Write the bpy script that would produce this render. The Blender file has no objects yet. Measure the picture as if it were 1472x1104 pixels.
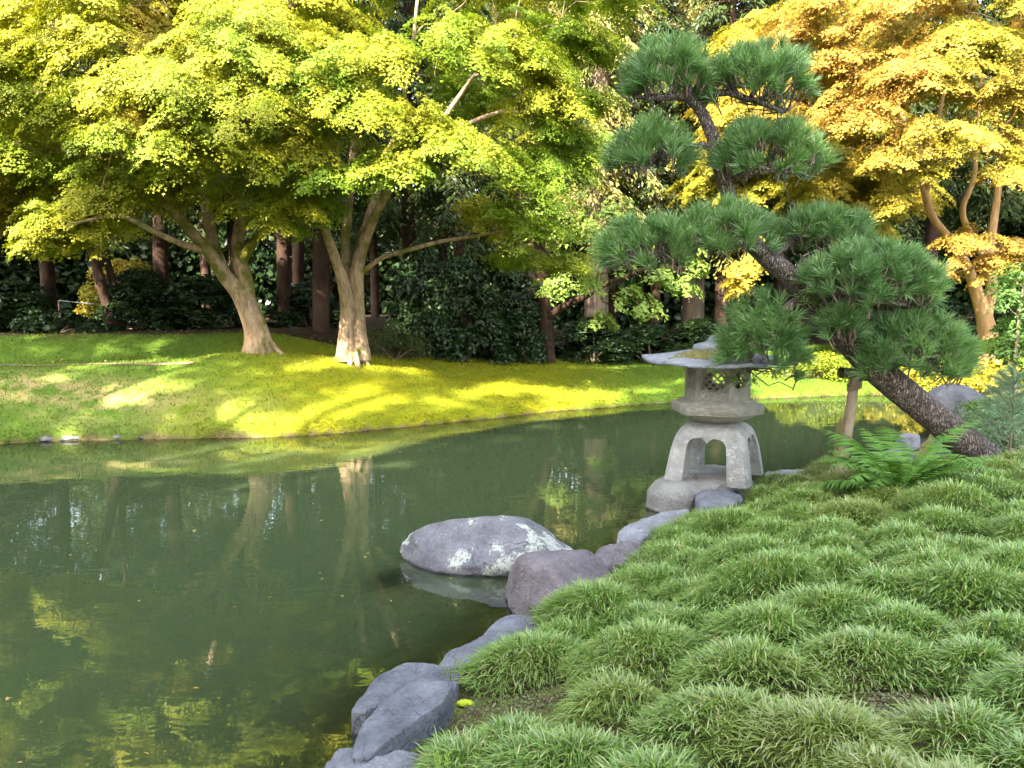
import bpy, bmesh, math
import numpy as np
from mathutils import Vector, noise as mnoise

# ------------------------------------------------------------------ camera, sky, sun, exposure
scene = bpy.context.scene
COL = scene.collection
CAMZ, FPX, HOR = 2.1, 1105.0, 430.0
PITCH = math.atan((552.0 - HOR) / FPX)
cam_d = bpy.data.cameras.new("camera"); cam = bpy.data.objects.new("camera", cam_d); COL.objects.link(cam)
cam.location = (0, 0, CAMZ); cam.rotation_euler = (math.pi / 2 - PITCH, 0, 0)
cam_d.sensor_fit = 'HORIZONTAL'; cam_d.sensor_width = 36.0; cam_d.lens = 36.0 * FPX / 1472.0
cam_d.clip_start = 0.05; cam_d.clip_end = 2000
scene.camera = cam

SUN_AZ = np.array([-0.55, -0.835]); SUN_AZ = SUN_AZ / np.linalg.norm(SUN_AZ)
SUN_EL = math.radians(37.0)
world = bpy.data.worlds.new("World"); scene.world = world; world.use_nodes = True
wn = world.node_tree.nodes; wl = world.node_tree.links
sky = wn.new('ShaderNodeTexSky'); sky.sky_type = 'NISHITA'; sky.sun_disc = False
sky.sun_elevation = SUN_EL; sky.sun_rotation = math.atan2(SUN_AZ[0], SUN_AZ[1]) % (2 * math.pi)
sky.air_density = 1.0; sky.dust_density = 2.5; sky.ozone_density = 1.0
bg = wn['Background']; bg.inputs['Strength'].default_value = 0.15
hsv = wn.new('ShaderNodeHueSaturation'); hsv.inputs['Saturation'].default_value = 0.55   # thin bright haze: a paler sky
wl.new(sky.outputs[0], hsv.inputs['Color']); wl.new(hsv.outputs[0], bg.inputs['Color'])
sun_d = bpy.data.lights.new("sun", 'SUN'); sun = bpy.data.objects.new("sun", sun_d); COL.objects.link(sun)
sun_d.energy = 3.1; sun_d.angle = math.radians(0.5); sun_d.color = (1.0, 0.91, 0.76)
sdir = Vector((SUN_AZ[0] * math.cos(SUN_EL), SUN_AZ[1] * math.cos(SUN_EL), math.sin(SUN_EL)))
sun.rotation_euler = sdir.to_track_quat('Z', 'Y').to_euler(); sun.location = sdir * 60

vs = scene.view_settings
scene.display_settings.display_device = 'sRGB'
vs.view_transform = 'Standard'; vs.look = 'None'; vs.gamma = 1.0; vs.exposure = 3.3; vs.use_curve_mapping = False
cy = scene.cycles
cy.max_bounces = 7; cy.diffuse_bounces = 3; cy.glossy_bounces = 3; cy.transmission_bounces = 4
cy.transparent_max_bounces = 8; cy.caustics_reflective = False; cy.caustics_refractive = False
cy.sample_clamp_indirect = 6.0

rng = np.random.default_rng(11)

# ------------------------------------------------------------------ helpers
ct, st = math.cos(PITCH), math.sin(PITCH)
def ray(px, py):
    a = (px - 736.0) / FPX; b = (552.0 - py) / FPX
    return np.array([a, ct + st * b, ct * b - st])
def P(px, py, Y):
    r = ray(px, py); s = Y / r[1]; return np.array([0, 0, CAMZ]) + r * s
def G(px, py, z=0.0):
    r = ray(px, py); s = (z - CAMZ) / r[2]; return np.array([0, 0, CAMZ]) + r * s
def nrm(a):
    return a / (np.linalg.norm(a, axis=-1, keepdims=True) + 1e-9)
def sm(x):
    x = np.clip(x, 0, 1); return x * x * (3 - 2 * x)

def mesh_np(name, V, F, smooth=False):
    """V (n,3) array, F (m,k) int array or list of such arrays"""
    me = bpy.data.meshes.new(name)
    V = np.asarray(V, dtype=np.float32)
    Fs = F if isinstance(F, list) else [F]
    Fs = [np.asarray(f, dtype=np.int32) for f in Fs if len(f)]
    me.vertices.add(len(V)); me.vertices.foreach_set('co', V.ravel())
    loops = np.concatenate([f.ravel() for f in Fs])
    tot = np.concatenate([np.full(len(f), f.shape[1], np.int32) for f in Fs])
    start = np.concatenate([[0], np.cumsum(tot)[:-1]]).astype(np.int32)
    me.loops.add(len(loops)); me.loops.foreach_set('vertex_index', loops)
    me.polygons.add(len(tot)); me.polygons.foreach_set('loop_start', start)
    try: me.polygons.foreach_set('loop_total', tot)
    except Exception: pass
    if smooth: me.polygons.foreach_set('use_smooth', np.ones(len(tot), bool))
    me.update(calc_edges=True); me.validate()
    return me
def link(name, me, mat=None, parent=None):
    o = bpy.data.objects.new(name, me); COL.objects.link(o)
    if mat is not None and me is not None: me.materials.append(mat)
    if parent is not None: o.parent = parent
    return o
def tag(o, label=None, cat=None, group=None, kind=None):
    if label: o['label'] = label
    if cat: o['category'] = cat
    if group: o['group'] = group
    if kind: o['kind'] = kind
    return o
def thing(name, loc, label, cat, group=None, rotz=0.0):
    o = bpy.data.objects.new(name, None); COL.objects.link(o)
    o.location = [float(v) for v in loc]; o.rotation_euler = (0, 0, rotz); o.empty_display_size = 0.1
    return tag(o, label, cat, group)
class Acc:
    def __init__(s): s.V = []; s.F = {}; s.n = 0
    def add(s, V, *Fs):
        V = np.asarray(V, float)
        for F in Fs:
            F = np.asarray(F, np.int64)
            if len(F): s.F.setdefault(F.shape[1], []).append(F + s.n)
        s.V.append(V); s.n += len(V)
    def mesh(s, name, smooth=False, origin=None):
        V = np.concatenate(s.V)
        if origin is not None: V = V - np.asarray(origin)
        return mesh_np(name, V, [np.concatenate(f) for f in s.F.values()], smooth)

def spline(pts, n):
    """Catmull-Rom resample; pts (k,d)"""
    pts = np.asarray(pts, float); k = len(pts)
    if k == 2: 
        t = np.linspace(0, 1, n)[:, None]; return pts[0] * (1 - t) + pts[1] * t
    p = np.vstack([2 * pts[0] - pts[1], pts, 2 * pts[-1] - pts[-2]])
    t = np.linspace(0, k - 1 - 1e-6, n); i = t.astype(int); f = (t - i)[:, None]
    a, b, c, d = p[i], p[i + 1], p[i + 2], p[i + 3]
    return 0.5 * (2 * b + (c - a) * f + (2 * a - 5 * b + 4 * c - d) * f**2 + (3 * b - a - 3 * c + d) * f**3)
def tube(acc, pts, rad, sides=8, lump=0.0, cap=True, seed=0):
    pts = np.asarray(pts, float); n = len(pts); rad = np.broadcast_to(np.asarray(rad, float), (n,))
    T = nrm(np.gradient(pts, axis=0))
    ref = np.array([0.0, 0, 1]) if abs(T[0][2]) < 0.9 else np.array([1.0, 0, 0])
    N = np.zeros((n, 3)); N[0] = nrm(np.cross(T[0], ref))
    for i in range(1, n):
        v = N[i - 1] - T[i] * np.dot(N[i - 1], T[i]); N[i] = v / (np.linalg.norm(v) + 1e-9)
    B = np.cross(T, N)
    a = np.linspace(0, 2 * np.pi, sides, endpoint=False)
    R = rad[:, None] * np.ones((1, sides))
    if lump > 0:
        r2 = np.random.default_rng(seed + 7)
        ph = r2.uniform(0, 6.28, 5); s = np.linspace(0, 1, n)[:, None] * n * 0.35
        R = R * (1 + lump * (np.sin(2 * a + ph[0] + s * 0.7) * .5 + np.sin(3 * a + ph[1] - s) * .5 + np.sin(5 * a + ph[2] + s * 1.7) * .3 + np.sin(s * 2.3 + ph[3]) * .3))
    V = pts[:, None, :] + R[:, :, None] * (np.cos(a)[None, :, None] * N[:, None, :] + np.sin(a)[None, :, None] * B[:, None, :])
    idx = np.arange(n * sides).reshape(n, sides); nx = np.roll(idx, -1, axis=1)
    F = np.stack([idx[:-1], nx[:-1], nx[1:], idx[1:]], -1).reshape(-1, 4)
    V = V.reshape(-1, 3)
    if cap:
        V = np.vstack([V, pts[-1] + T[-1] * rad[-1] * 0.3]); k = n * sides
        acc.add(V, F, np.stack([idx[-1], nx[-1], np.full(sides, k)], -1))
    else: acc.add(V, F)

# ------------------------------------------------------------------ materials
def new_mat(name):
    m = bpy.data.materials.new(name); m.use_nodes = True
    nt = m.node_tree; nt.nodes.clear()
    out = nt.nodes.new('ShaderNodeOutputMaterial')
    return m, nt, out
def N_(nt, t, **kw):
    n = nt.nodes.new(t)
    for k, v in kw.items():
        if k in n.inputs: n.inputs[k].default_value = v
        else: setattr(n, k, v)
    return n
def ramp(nt, fac, stops, interp='LINEAR'):
    r = nt.nodes.new('ShaderNodeValToRGB'); r.color_ramp.interpolation = interp
    el = r.color_ramp.elements
    while len(el) < len(stops): el.new(0.5)
    for e, (p, c) in zip(el, stops):
        e.position = p; e.color = (*c, 1) if len(c) == 3 else c
    nt.links.new(fac, r.inputs['Fac']); return r.outputs['Color']
def noise_t(nt, vec, scale, detail=4, rough=0.55, dist=0.0):
    n = nt.nodes.new('ShaderNodeTexNoise'); n.inputs['Scale'].default_value = scale
    n.inputs['Detail'].default_value = detail; n.inputs['Roughness'].default_value = rough; n.inputs['Distortion'].default_value = dist
    if vec is not None: nt.links.new(vec, n.inputs['Vector'])
    return n.outputs['Fac']
def mixc(nt, fac, a, b):
    m = nt.nodes.new('ShaderNodeMix'); m.data_type = 'RGBA'
    if isinstance(fac, (int, float)): m.inputs['Factor'].default_value = fac
    else: nt.links.new(fac, m.inputs['Factor'])
    for s, v in (('A', a), ('B', b)):
        i = [x for x in m.inputs if x.name == s and x.type == 'RGBA'][0]
        if isinstance(v, tuple): i.default_value = (*v, 1)
        else: nt.links.new(v, i)
    return [x for x in m.outputs if x.type == 'RGBA'][0]
def math_(nt, op, a, b=None, clamp=False):
    m = nt.nodes.new('ShaderNodeMath'); m.operation = op; m.use_clamp = clamp
    for i, v in enumerate((a, b)):
        if v is None: continue
        if isinstance(v, (int, float)): m.inputs[i].default_value = v
        else: nt.links.new(v, m.inputs[i])
    return m.outputs[0]
def maprange(nt, v, a, b, c=0.0, d=1.0):
    m = nt.nodes.new('ShaderNodeMapRange'); m.clamp = True
    nt.links.new(v, m.inputs['Value'])
    for k, x in (('From Min', a), ('From Max', b), ('To Min', c), ('To Max', d)): m.inputs[k].default_value = x
    return m.outputs['Result']
def pos(nt):
    return nt.nodes.new('ShaderNodeNewGeometry').outputs['Position']
def objco(nt):
    return nt.nodes.new('ShaderNodeTexCoord').outputs['Object']
def bump(nt, h, strength=0.5, dist=0.02):
    b = nt.nodes.new('ShaderNodeBump'); b.inputs['Strength'].default_value = strength; b.inputs['Distance'].default_value = dist
    nt.links.new(h, b.inputs['Height']); return b.outputs['Normal']

def leaf_mat(name, cols, alt=None, alt_scale=0.35, alt_lo=0.45, alt_hi=0.6, transl=0.35, rough=0.5, spec=0.25, tr_tint=(1.0, 1.0, 0.55)):
    """colour varies leaf by leaf, and by branch (alt = second palette in patches)"""
    m, nt, out = new_mat(name)
    g = nt.nodes.new('ShaderNodeNewGeometry'); isl = g.outputs['Random Per Island']
    k = len(cols); c = ramp(nt, isl, [(i / (k - 1), cols[i]) for i in range(k)])
    if alt:
        k = len(alt); c2 = ramp(nt, isl, [(i / (k - 1), alt[i]) for i in range(k)])
        f = maprange(nt, noise_t(nt, pos(nt), alt_scale, 3), alt_lo, alt_hi)
        c = mixc(nt, f, c, c2)
    p = N_(nt, 'ShaderNodeBsdfPrincipled', Roughness=rough); p.inputs['Specular IOR Level'].default_value = spec
    nt.links.new(c, p.inputs['Base Color'])
    t = nt.nodes.new('ShaderNodeBsdfTranslucent')
    mm = nt.nodes.new('ShaderNodeMix'); mm.data_type = 'RGBA'; mm.blend_type = 'MULTIPLY'; mm.inputs['Factor'].default_value = 1
    ia = [x for x in mm.inputs if x.type == 'RGBA']
    nt.links.new(c, ia[0]); ia[1].default_value = (*tr_tint, 1)
    nt.links.new([x for x in mm.outputs if x.type == 'RGBA'][0], t.inputs['Color'])
    ms = nt.nodes.new('ShaderNodeMixShader'); ms.inputs[0].default_value = transl
    nt.links.new(p.outputs[0], ms.inputs[1]); nt.links.new(t.outputs[0], ms.inputs[2]); nt.links.new(ms.outputs[0], out.inputs[0])
    return m
def bark_mat(name, dark, light, moss=None, scale=1.0, bumpd=0.03, moss_lo=0.55, moss_hi=0.62):
    m, nt, out = new_mat(name)
    co = pos(nt)
    mp = nt.nodes.new('ShaderNodeMapping'); mp.inputs['Scale'].default_value = (1, 1, 0.28); nt.links.new(co, mp.inputs['Vector'])
    n1 = noise_t(nt, mp.outputs[0], 9 * scale, 6, 0.65, 0.6); n2 = noise_t(nt, co, 2.2 * scale, 3)
    f = math_(nt, 'ADD', math_(nt, 'MULTIPLY', n1, 0.65), math_(nt, 'MULTIPLY', n2, 0.4))
    c = ramp(nt, f, [(0.35, dark), (0.65, light)])
    if moss:
        mf = maprange(nt, noise_t(nt, co, 1.6, 4, 0.6), moss_lo, moss_hi); c = mixc(nt, mf, c, moss)
    p = N_(nt, 'ShaderNodeBsdfPrincipled', Roughness=0.9); p.inputs['Specular IOR Level'].default_value = 0.15
    nt.links.new(c, p.inputs['Base Color']); nt.links.new(bump(nt, n1, 0.9, bumpd), p.inputs['Normal']); nt.links.new(p.outputs[0], out.inputs[0])
    return m
def plates_mat(name):
    """pine bark: dark fissures between grey-brown plates, lengthwise"""
    m, nt, out = new_mat(name); co = pos(nt)
    mp = nt.nodes.new('ShaderNodeMapping'); mp.inputs['Rotation'].default_value = (0, math.radians(-35), 0); mp.inputs['Scale'].default_value = (1.6, 1.6, 0.45); nt.links.new(co, mp.inputs['Vector'])
    wv = noise_t(nt, co, 14, 4)
    vo = nt.nodes.new('ShaderNodeTexVoronoi'); vo.feature = 'DISTANCE_TO_EDGE'; vo.inputs['Scale'].default_value = 30
    ad = nt.nodes.new('ShaderNodeVectorMath'); ad.operation = 'ADD'; sc = nt.nodes.new('ShaderNodeVectorMath'); sc.operation = 'SCALE'; sc.inputs['Scale'].default_value = 0.06
    nz = nt.nodes.new('ShaderNodeTexNoise'); nz.inputs['Scale'].default_value = 12; nt.links.new(co, nz.inputs['Vector'])
    nt.links.new(nz.outputs['Color'], sc.inputs[0]); nt.links.new(mp.outputs[0], ad.inputs[0]); nt.links.new(sc.outputs[0], ad.inputs[1]); nt.links.new(ad.outputs[0], vo.inputs['Vector'])
    e = maprange(nt, vo.outputs['Distance'], 0.0, 0.22)
    c1 = ramp(nt, wv, [(0.3, (0.11, 0.08, 0.068)), (0.7, (0.32, 0.25, 0.215))])
    c = mixc(nt, e, (0.05, 0.034, 0.027), c1)
    p = N_(nt, 'ShaderNodeBsdfPrincipled', Roughness=0.85); nt.links.new(c, p.inputs['Base Color'])
    h = math_(nt, 'ADD', e, math_(nt, 'MULTIPLY', wv, 0.5)); nt.links.new(bump(nt, h, 1.0, 0.018), p.inputs['Normal']); nt.links.new(p.outputs[0], out.inputs[0])
    return m
def stone_mat(name, dark, light, lichen=None, lich_lo=0.58, lich_hi=0.64, lscale=3.0, wet=True, scale=1.0, speck=None, rough=0.8, moss=None):
    m, nt, out = new_mat(name); co = pos(nt); oc = objco(nt)
    n1 = noise_t(nt, oc, 5 * scale, 8, 0.65); n2 = noise_t(nt, oc, 38 * scale, 5, 0.7); n3 = noise_t(nt, oc, 1.7 * scale, 3)
    f = math_(nt, 'ADD', math_(nt, 'ADD', math_(nt, 'MULTIPLY', n1, 0.45), math_(nt, 'MULTIPLY', n2, 0.3)), math_(nt, 'MULTIPLY', n3, 0.3))
    c = ramp(nt, f, [(0.38, dark), (0.68, light)])
    if speck:
        sp = maprange(nt, noise_t(nt, oc, 60 * scale, 3, 0.6), 0.60, 0.70); sp = math_(nt, 'MULTIPLY', sp, maprange(nt, n1, 0.42, 0.55)); c = mixc(nt, sp, c, speck)
    if lichen:
        l1 = noise_t(nt, oc, lscale, 5, 0.72, 0.3); lf = maprange(nt, l1, lich_lo, lich_hi); lf2 = maprange(nt, n2, 0.36, 0.5)
        c = mixc(nt, math_(nt, 'MULTIPLY', lf, lf2), c, lichen)
    if moss:
        ge = nt.nodes.new('ShaderNodeNewGeometry'); sx = nt.nodes.new('ShaderNodeSeparateXYZ'); nt.links.new(ge.outputs['Normal'], sx.inputs[0])
        mf = math_(nt, 'MULTIPLY', maprange(nt, noise_t(nt, oc, 6, 5, 0.7), 0.5, 0.6), maprange(nt, sx.outputs['Z'], 0.3, 0.8)); c = mixc(nt, mf, c, moss)
    vo = nt.nodes.new('ShaderNodeTexVoronoi'); vo.feature = 'DISTANCE_TO_EDGE'; vo.inputs['Scale'].default_value = 2.1 * scale
    dv = nt.nodes.new('ShaderNodeTexNoise'); dv.inputs['Scale'].default_value = 3.5; dv.inputs['Detail'].default_value = 5; nt.links.new(oc, dv.inputs['Vector'])
    sv = nt.nodes.new('ShaderNodeVectorMath'); sv.operation = 'SCALE'; sv.inputs['Scale'].default_value = .55; nt.links.new(dv.outputs['Color'], sv.inputs[0])
    av = nt.nodes.new('ShaderNodeVectorMath'); av.operation = 'ADD'; nt.links.new(oc, av.inputs[0]); nt.links.new(sv.outputs[0], av.inputs[1]); nt.links.new(av.outputs[0], vo.inputs['Vector'])
    crk = math_(nt, 'MULTIPLY', maprange(nt, vo.outputs['Distance'], .012, .0), maprange(nt, n3, .42, .56)) if wet else None
    if crk is not None: c = mixc(nt, math_(nt, 'MULTIPLY', crk, .5), c, tuple(v * .35 for v in dark))
    r = None
    if wet:
        sx2 = nt.nodes.new('ShaderNodeSeparateXYZ'); nt.links.new(co, sx2.inputs[0])
        zz = math_(nt, 'ADD', sx2.outputs['Z'], math_(nt, 'MULTIPLY', n1, 0.03))
        wf = maprange(nt, zz, 0.045, 0.025); c = mixc(nt, wf, c, tuple(v * 0.22 for v in dark)); r = maprange(nt, wf, 0, 1, rough, 0.25)
    p = N_(nt, 'ShaderNodeBsdfPrincipled', Roughness=rough); p.inputs['Specular IOR Level'].default_value = 0.35
    if r is not None: nt.links.new(r, p.inputs['Roughness'])
    nt.links.new(c, p.inputs['Base Color'])
    h = math_(nt, 'ADD', n1, math_(nt, 'MULTIPLY', n2, 0.5))
    if crk is not None: h = math_(nt, 'SUBTRACT', h, math_(nt, 'MULTIPLY', crk, .3))
    nt.links.new(bump(nt, h, 1.0, 0.06), p.inputs['Normal']); nt.links.new(p.outputs[0], out.inputs[0])
    return m
def plain_mat(name, dark, light, scale=8, rough=0.8, bd=0.01):
    m, nt, out = new_mat(name); n = noise_t(nt, objco(nt), scale, 6, 0.65)
    p = N_(nt, 'ShaderNodeBsdfPrincipled', Roughness=rough); nt.links.new(ramp(nt, n, [(0.35, dark), (0.65, light)]), p.inputs['Base Color'])
    nt.links.new(bump(nt, n, 0.6, bd), p.inputs['Normal']); nt.links.new(p.outputs[0], out.inputs[0]); return m

# ------------------------------------------------------------------ pond outline and terrain
far_px = [(-330, 668), (-150, 652), (0, 638), (130, 633), (280, 630), (440, 626), (620, 610), (720, 600), (800, 591), (860, 587), (930, 581), (1010, 577), (1090, 573), (1200, 569), (1290, 567)]
near_px = [(1335, 582), (1345, 603), (1325, 636), (1290, 655), (1240, 668), (1160, 686), (1100, 693), (1062, 712), (1000, 728), (975, 752), (905, 783), (862, 812), (815, 838), (735, 882), (700, 914), (640, 952), (570, 1000), (520, 1062), (480, 1100), (455, 1160)]
FAR = [G(*p)[:2] for p in far_px]; NEAR = [G(*p)[:2] for p in near_px]
NEAR += [np.array(p) for p in ((-1.0, 2.0), (-2.2, 0.2), (-6, -1.5), (-14, -1), (-19, 4))]
FAR = [np.array((-19.5, 9.0)), np.array((-14.5, 10.3))] + FAR
FARl = spline(FAR, 140); NEARl = spline(NEAR, 160)
POND = np.vstack([FARl, NEARl])
def seg_dist(p, poly):
    a = poly; b = np.roll(poly, -1, axis=0); best = np.full(len(p), 1e9)
    for s in range(0, len(p), 20000):
        q = p[s:s + 20000, None, :]; d = (b - a)[None]; w = q - a[None]
        t = np.clip((w * d).sum(-1) / ((d * d).sum(-1) + 1e-12), 0, 1)
        best[s:s + 20000] = np.sqrt(((w - t[..., None] * d) ** 2).sum(-1).min(1))
    return best
def poly_dist(p, line):
    a = line[:-1]; b = line[1:]; best = np.full(len(p), 1e9)
    for s in range(0, len(p), 20000):
        q = p[s:s + 20000, None, :]; d = (b - a)[None]; w = q - a[None]
        t = np.clip((w * d).sum(-1) / ((d * d).sum(-1) + 1e-12), 0, 1)
        best[s:s + 20000] = np.sqrt(((w - t[..., None] * d) ** 2).sum(-1).min(1))
    return best
def inside(p, poly=POND):
    x, y = p[:, 0], p[:, 1]; c = np.zeros(len(p), bool); a = poly; b = np.roll(poly, -1, axis=0)
    for (x0, y0), (x1, y1) in zip(a, b):
        cond = ((y0 > y) != (y1 > y)); 
        if y1 == y0: continue
        c ^= cond & (x < (x1 - x0) * (y - y0) / (y1 - y0) + x0)
    return c
def vnoise(p, s, seed=0):
    """cheap smooth value noise on (n,2)"""
    q = p * s + seed * 17.31; i = np.floor(q).astype(np.int64); f = q - i; f = f * f * (3 - 2 * f)
    def h(a, b): 
        v = np.sin(a * 127.1 + b * 311.7 + seed * 74.7) * 43758.5453; return v - np.floor(v)
    x, y = i[:, 0], i[:, 1]
    return (h(x, y) * (1 - f[:, 0]) + h(x + 1, y) * f[:, 0]) * (1 - f[:, 1]) + (h(x, y + 1) * (1 - f[:, 0]) + h(x + 1, y + 1) * f[:, 0]) * f[:, 1]
TREE_A = P(372, 503, 14.15); TREE_B = P(506, 517, 14.4)
def terrain(p):
    p = np.atleast_2d(np.asarray(p, float))[:, :2]
    ins = inside(p); df = poly_dist(p, FARl); dn = poly_dist(p, NEARl)
    # near bank
    zn = 0.07 * sm(dn / 0.15) + 0.42 * sm((dn - 0.12) / 2.3) + 0.05 * (vnoise(p, 1.3, 3) - 0.5)
    # far bank: edge, convex lawn, forest floor
    xs = np.array([-16, -8, -4.7, -3.0, 0, 2.5, 5, 8, 11, 15]); zc = np.array([0.95, 0.97, 0.98, 0.84, 0.58, 0.42, 0.36, 0.5, 1.1, 1.4])
    top = np.interp(p[:, 0], xs, zc); L = np.interp(p[:, 0], [-8, -3, 2, 8, 12], [2.0, 2.6, 4.5, 5.5, 4.0])
    u = np.clip(df / L, 0, 1); prof = 1 - (1 - u) ** 1.8
    zf = 0.12 * sm(df / 0.14) + (top - 0.12) * prof * (df > 0) + 0.04 * (vnoise(p, 0.8, 5) - 0.5) * sm(df)
    lft = np.interp(p[:, 0], [-5, -2.5], [1, 0])
    zf += lft * (0.42 * sm((df - 2.9) / 1.2)) + (1 - lft) * 0.25 * sm((df - 4.5) / 3.5)
    zf += 0.16 * np.exp(-((p - TREE_A[:2]) ** 2).sum(1) / 0.8) + 0.12 * np.exp(-((p - TREE_B[:2]) ** 2).sum(1) / 0.7)
    w = sm((dn - df) / 1.5 + 0.5)        # 1 = far side
    z = zn * (1 - w) + zf * w
    d = np.minimum(df, dn)
    bed = -0.02 - 0.30 * sm(d / 0.7) - 1.0 * sm((d - 0.4) / 2.6)
    z = np.where(ins, bed, z)
    return z, ins, df, dn
def tz(x, y): return float(terrain([[x, y]])[0][0])

def axis(lo, hi, step, out, k=14):
    core = np.arange(lo, hi + 1e-6, step); g = np.geomspace(1, out, k)
    return np.concatenate([(lo - g * step * 3)[::-1], core, hi + g * step * 3])
gx = axis(-13, 14, 0.11, 900); gy = axis(-1, 25, 0.11, 900)
X, Y = np.meshgrid(gx, gy); pts2 = np.stack([X.ravel(), Y.ravel()], 1)
Z, INS, DF, DN = terrain(pts2)
idx = np.arange(len(pts2)).reshape(X.shape)
Fq = np.stack([idx[:-1, :-1], idx[:-1, 1:], idx[1:, 1:], idx[1:, :-1]], -1).reshape(-1, 4)
me = mesh_np('ground', np.column_stack([pts2, Z]), Fq, True)
def attr(me, name, v):
    a = me.attributes.new(name, 'FLOAT', 'POINT'); a.data.foreach_set('value', np.asarray(v, np.float32))
farside = DF < DN
lawnL = np.interp(pts2[:, 0], [-8, -3, 2, 8, 12], [4.5, 4.4, 5.6, 6.2, 5.0]) + 0.8 * (vnoise(pts2, 0.9, 9) - 0.5)
lawn = farside * (~INS) * sm((lawnL - DF) / 0.6) * sm((DF + 0.01) / 0.05)
dryc = G(60, 590, 0.7)[:2]
dry = lawn * np.exp(-(((pts2 - dryc) / np.array([1.7, 0.55])) ** 2).sum(1)) + lawn * 0.8 * np.exp(-(((pts2 - G(60, 540, 0.9)[:2]) / np.array([2.6, 0.5])) ** 2).sum(1))
attr(me, 'lawn', lawn); attr(me, 'dry', dry); attr(me, 'under', INS.astype(float)); attr(me, 'nearbank', ((~farside) & (~INS)).astype(float))
m, nt, out = new_mat('ground_cover')
def at(n): 
    a = nt.nodes.new('ShaderNodeAttribute'); a.attribute_name = n; return a.outputs['Fac']
co = pos(nt); na = noise_t(nt, co, 1.1, 5, 0.6); nb = noise_t(nt, co, 22, 5, 0.7); nc = noise_t(nt, co, 5, 4)
soil = ramp(nt, nb, [(0.3, (0.035, 0.02, 0.012)), (0.7, (0.14, 0.095, 0.06))])
litter = ramp(nt, nb, [(0.3, (0.02, 0.014, 0.008)), (0.75, (0.075, 0.05, 0.028))])
mossn = ramp(nt, nc, [(0.35, (0.09, 0.12, 0.025)), (0.65, (0.16, 0.18, 0.05))])
nearc = mixc(nt, maprange(nt, noise_t(nt, co, 9, 5, 0.7), 0.40, 0.54), soil, mossn)
g1 = mixc(nt, maprange(nt, na, 0.35, 0.65), (0.19, 0.22, 0.01), (0.30, 0.28, 0.01))
g1 = mixc(nt, math_(nt, 'MULTIPLY', maprange(nt, nb, 0.35, 0.7), 0.45), g1, (0.07, 0.12, 0.008))
sxx = nt.nodes.new('ShaderNodeSeparateXYZ'); nt.links.new(co, sxx.inputs[0])
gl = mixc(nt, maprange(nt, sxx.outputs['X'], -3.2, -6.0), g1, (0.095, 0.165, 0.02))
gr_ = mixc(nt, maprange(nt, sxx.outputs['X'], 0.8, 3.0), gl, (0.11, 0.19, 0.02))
dryf = math_(nt, 'MULTIPLY', at('dry'), maprange(nt, noise_t(nt, co, 3.2, 5, 0.7), 0.38, 0.58), True)
gd = mixc(nt, dryf, gr_, (0.44, 0.31, 0.14))
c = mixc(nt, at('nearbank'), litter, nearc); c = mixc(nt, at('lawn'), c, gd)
mud = ramp(nt, nc, [(0.3, (0.11, 0.085, 0.03)), (0.7, (0.24, 0.18, 0.08))]); c = mixc(nt, at('under'), c, mud)
p = N_(nt, 'ShaderNodeBsdfPrincipled', Roughness=0.95); p.inputs['Specular IOR Level'].default_value = 0.1
nt.links.new(c, p.inputs['Base Color']); nt.links.new(bump(nt, math_(nt, 'ADD', nb, nc), 0.8, 0.04), p.inputs['Normal']); nt.links.new(p.outputs[0], out.inputs[0])
tag(link('ground', me, m), kind='structure')

# path: thin sheet behind the lawn crest on the left
pp = spline([(-17, 12.6), (-12, 13.05), (-9, 13.2), (-7, 13.3), (-5.6, 13.45)], 60); pp = pp[:, :2]
tn = nrm(np.gradient(pp, axis=0)); sd = np.stack([-tn[:, 1], tn[:, 0]], 1); rows = []
for k in np.linspace(-0.10, 0.10, 6):
    q = pp + sd * k; rows.append(np.column_stack([q, terrain(q)[0] + 0.012]))
V = np.concatenate(rows); I = np.arange(len(V)).reshape(6, 60); F = np.stack([I[:-1, :-1], I[:-1, 1:], I[1:, 1:], I[1:, :-1]], -1).reshape(-1, 4)
tag(link('path', mesh_np('path', V, F, True), plain_mat('path_gravel', (0.15, 0.11, 0.06), (0.27, 0.2, 0.12), 30)), kind='structure')

# ------------------------------------------------------------------ water
wx = np.arange(-21, 12.5, 0.14); wy = np.arange(-2.5, 19.5, 0.14)
X, Y = np.meshgrid(wx, wy); q2 = np.stack([X.ravel(), Y.ravel()], 1)
zb, ins, df, dn = terrain(q2); d = np.minimum(df, dn)
ROCK6 = (G(708, 823, 0)[0], G(708, 823, 0)[1] + 0.28)
shelf = np.exp(-(((q2 - G(568, 832, 0)[:2]) / np.array([0.26, 0.30])) ** 2).sum(1) * 1.2)
depth = np.where(ins, -zb, 0.0)
depth = depth * (1 - 0.9 * np.clip(shelf * 1.3, 0, 1))
clar = np.exp(-depth * 2.6) * 0.88
keep = (ins | (d < 0.35)); idx = np.arange(len(q2)).reshape(X.shape); kq = keep.reshape(X.shape)
Fk = kq[:-1, :-1] & kq[:-1, 1:] & kq[1:, 1:] & kq[1:, :-1]
F = np.stack([idx[:-1, :-1], idx[:-1, 1:], idx[1:, 1:], idx[1:, :-1]], -1)[Fk]
used = np.zeros(len(q2), bool); used[F.ravel()] = True; mp_ = np.cumsum(used) - 1
me = mesh_np('pond_water', np.column_stack([q2[used], np.zeros(used.sum())]), mp_[F], True); attr(me, 'clarity', clar[used])
m, nt, out = new_mat('pond_water'); co = pos(nt)
mpn = nt.nodes.new('ShaderNodeMapping'); mpn.inputs['Scale'].default_value = (1.0, 1.9, 1); nt.links.new(co, mpn.inputs['Vector'])
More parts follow.
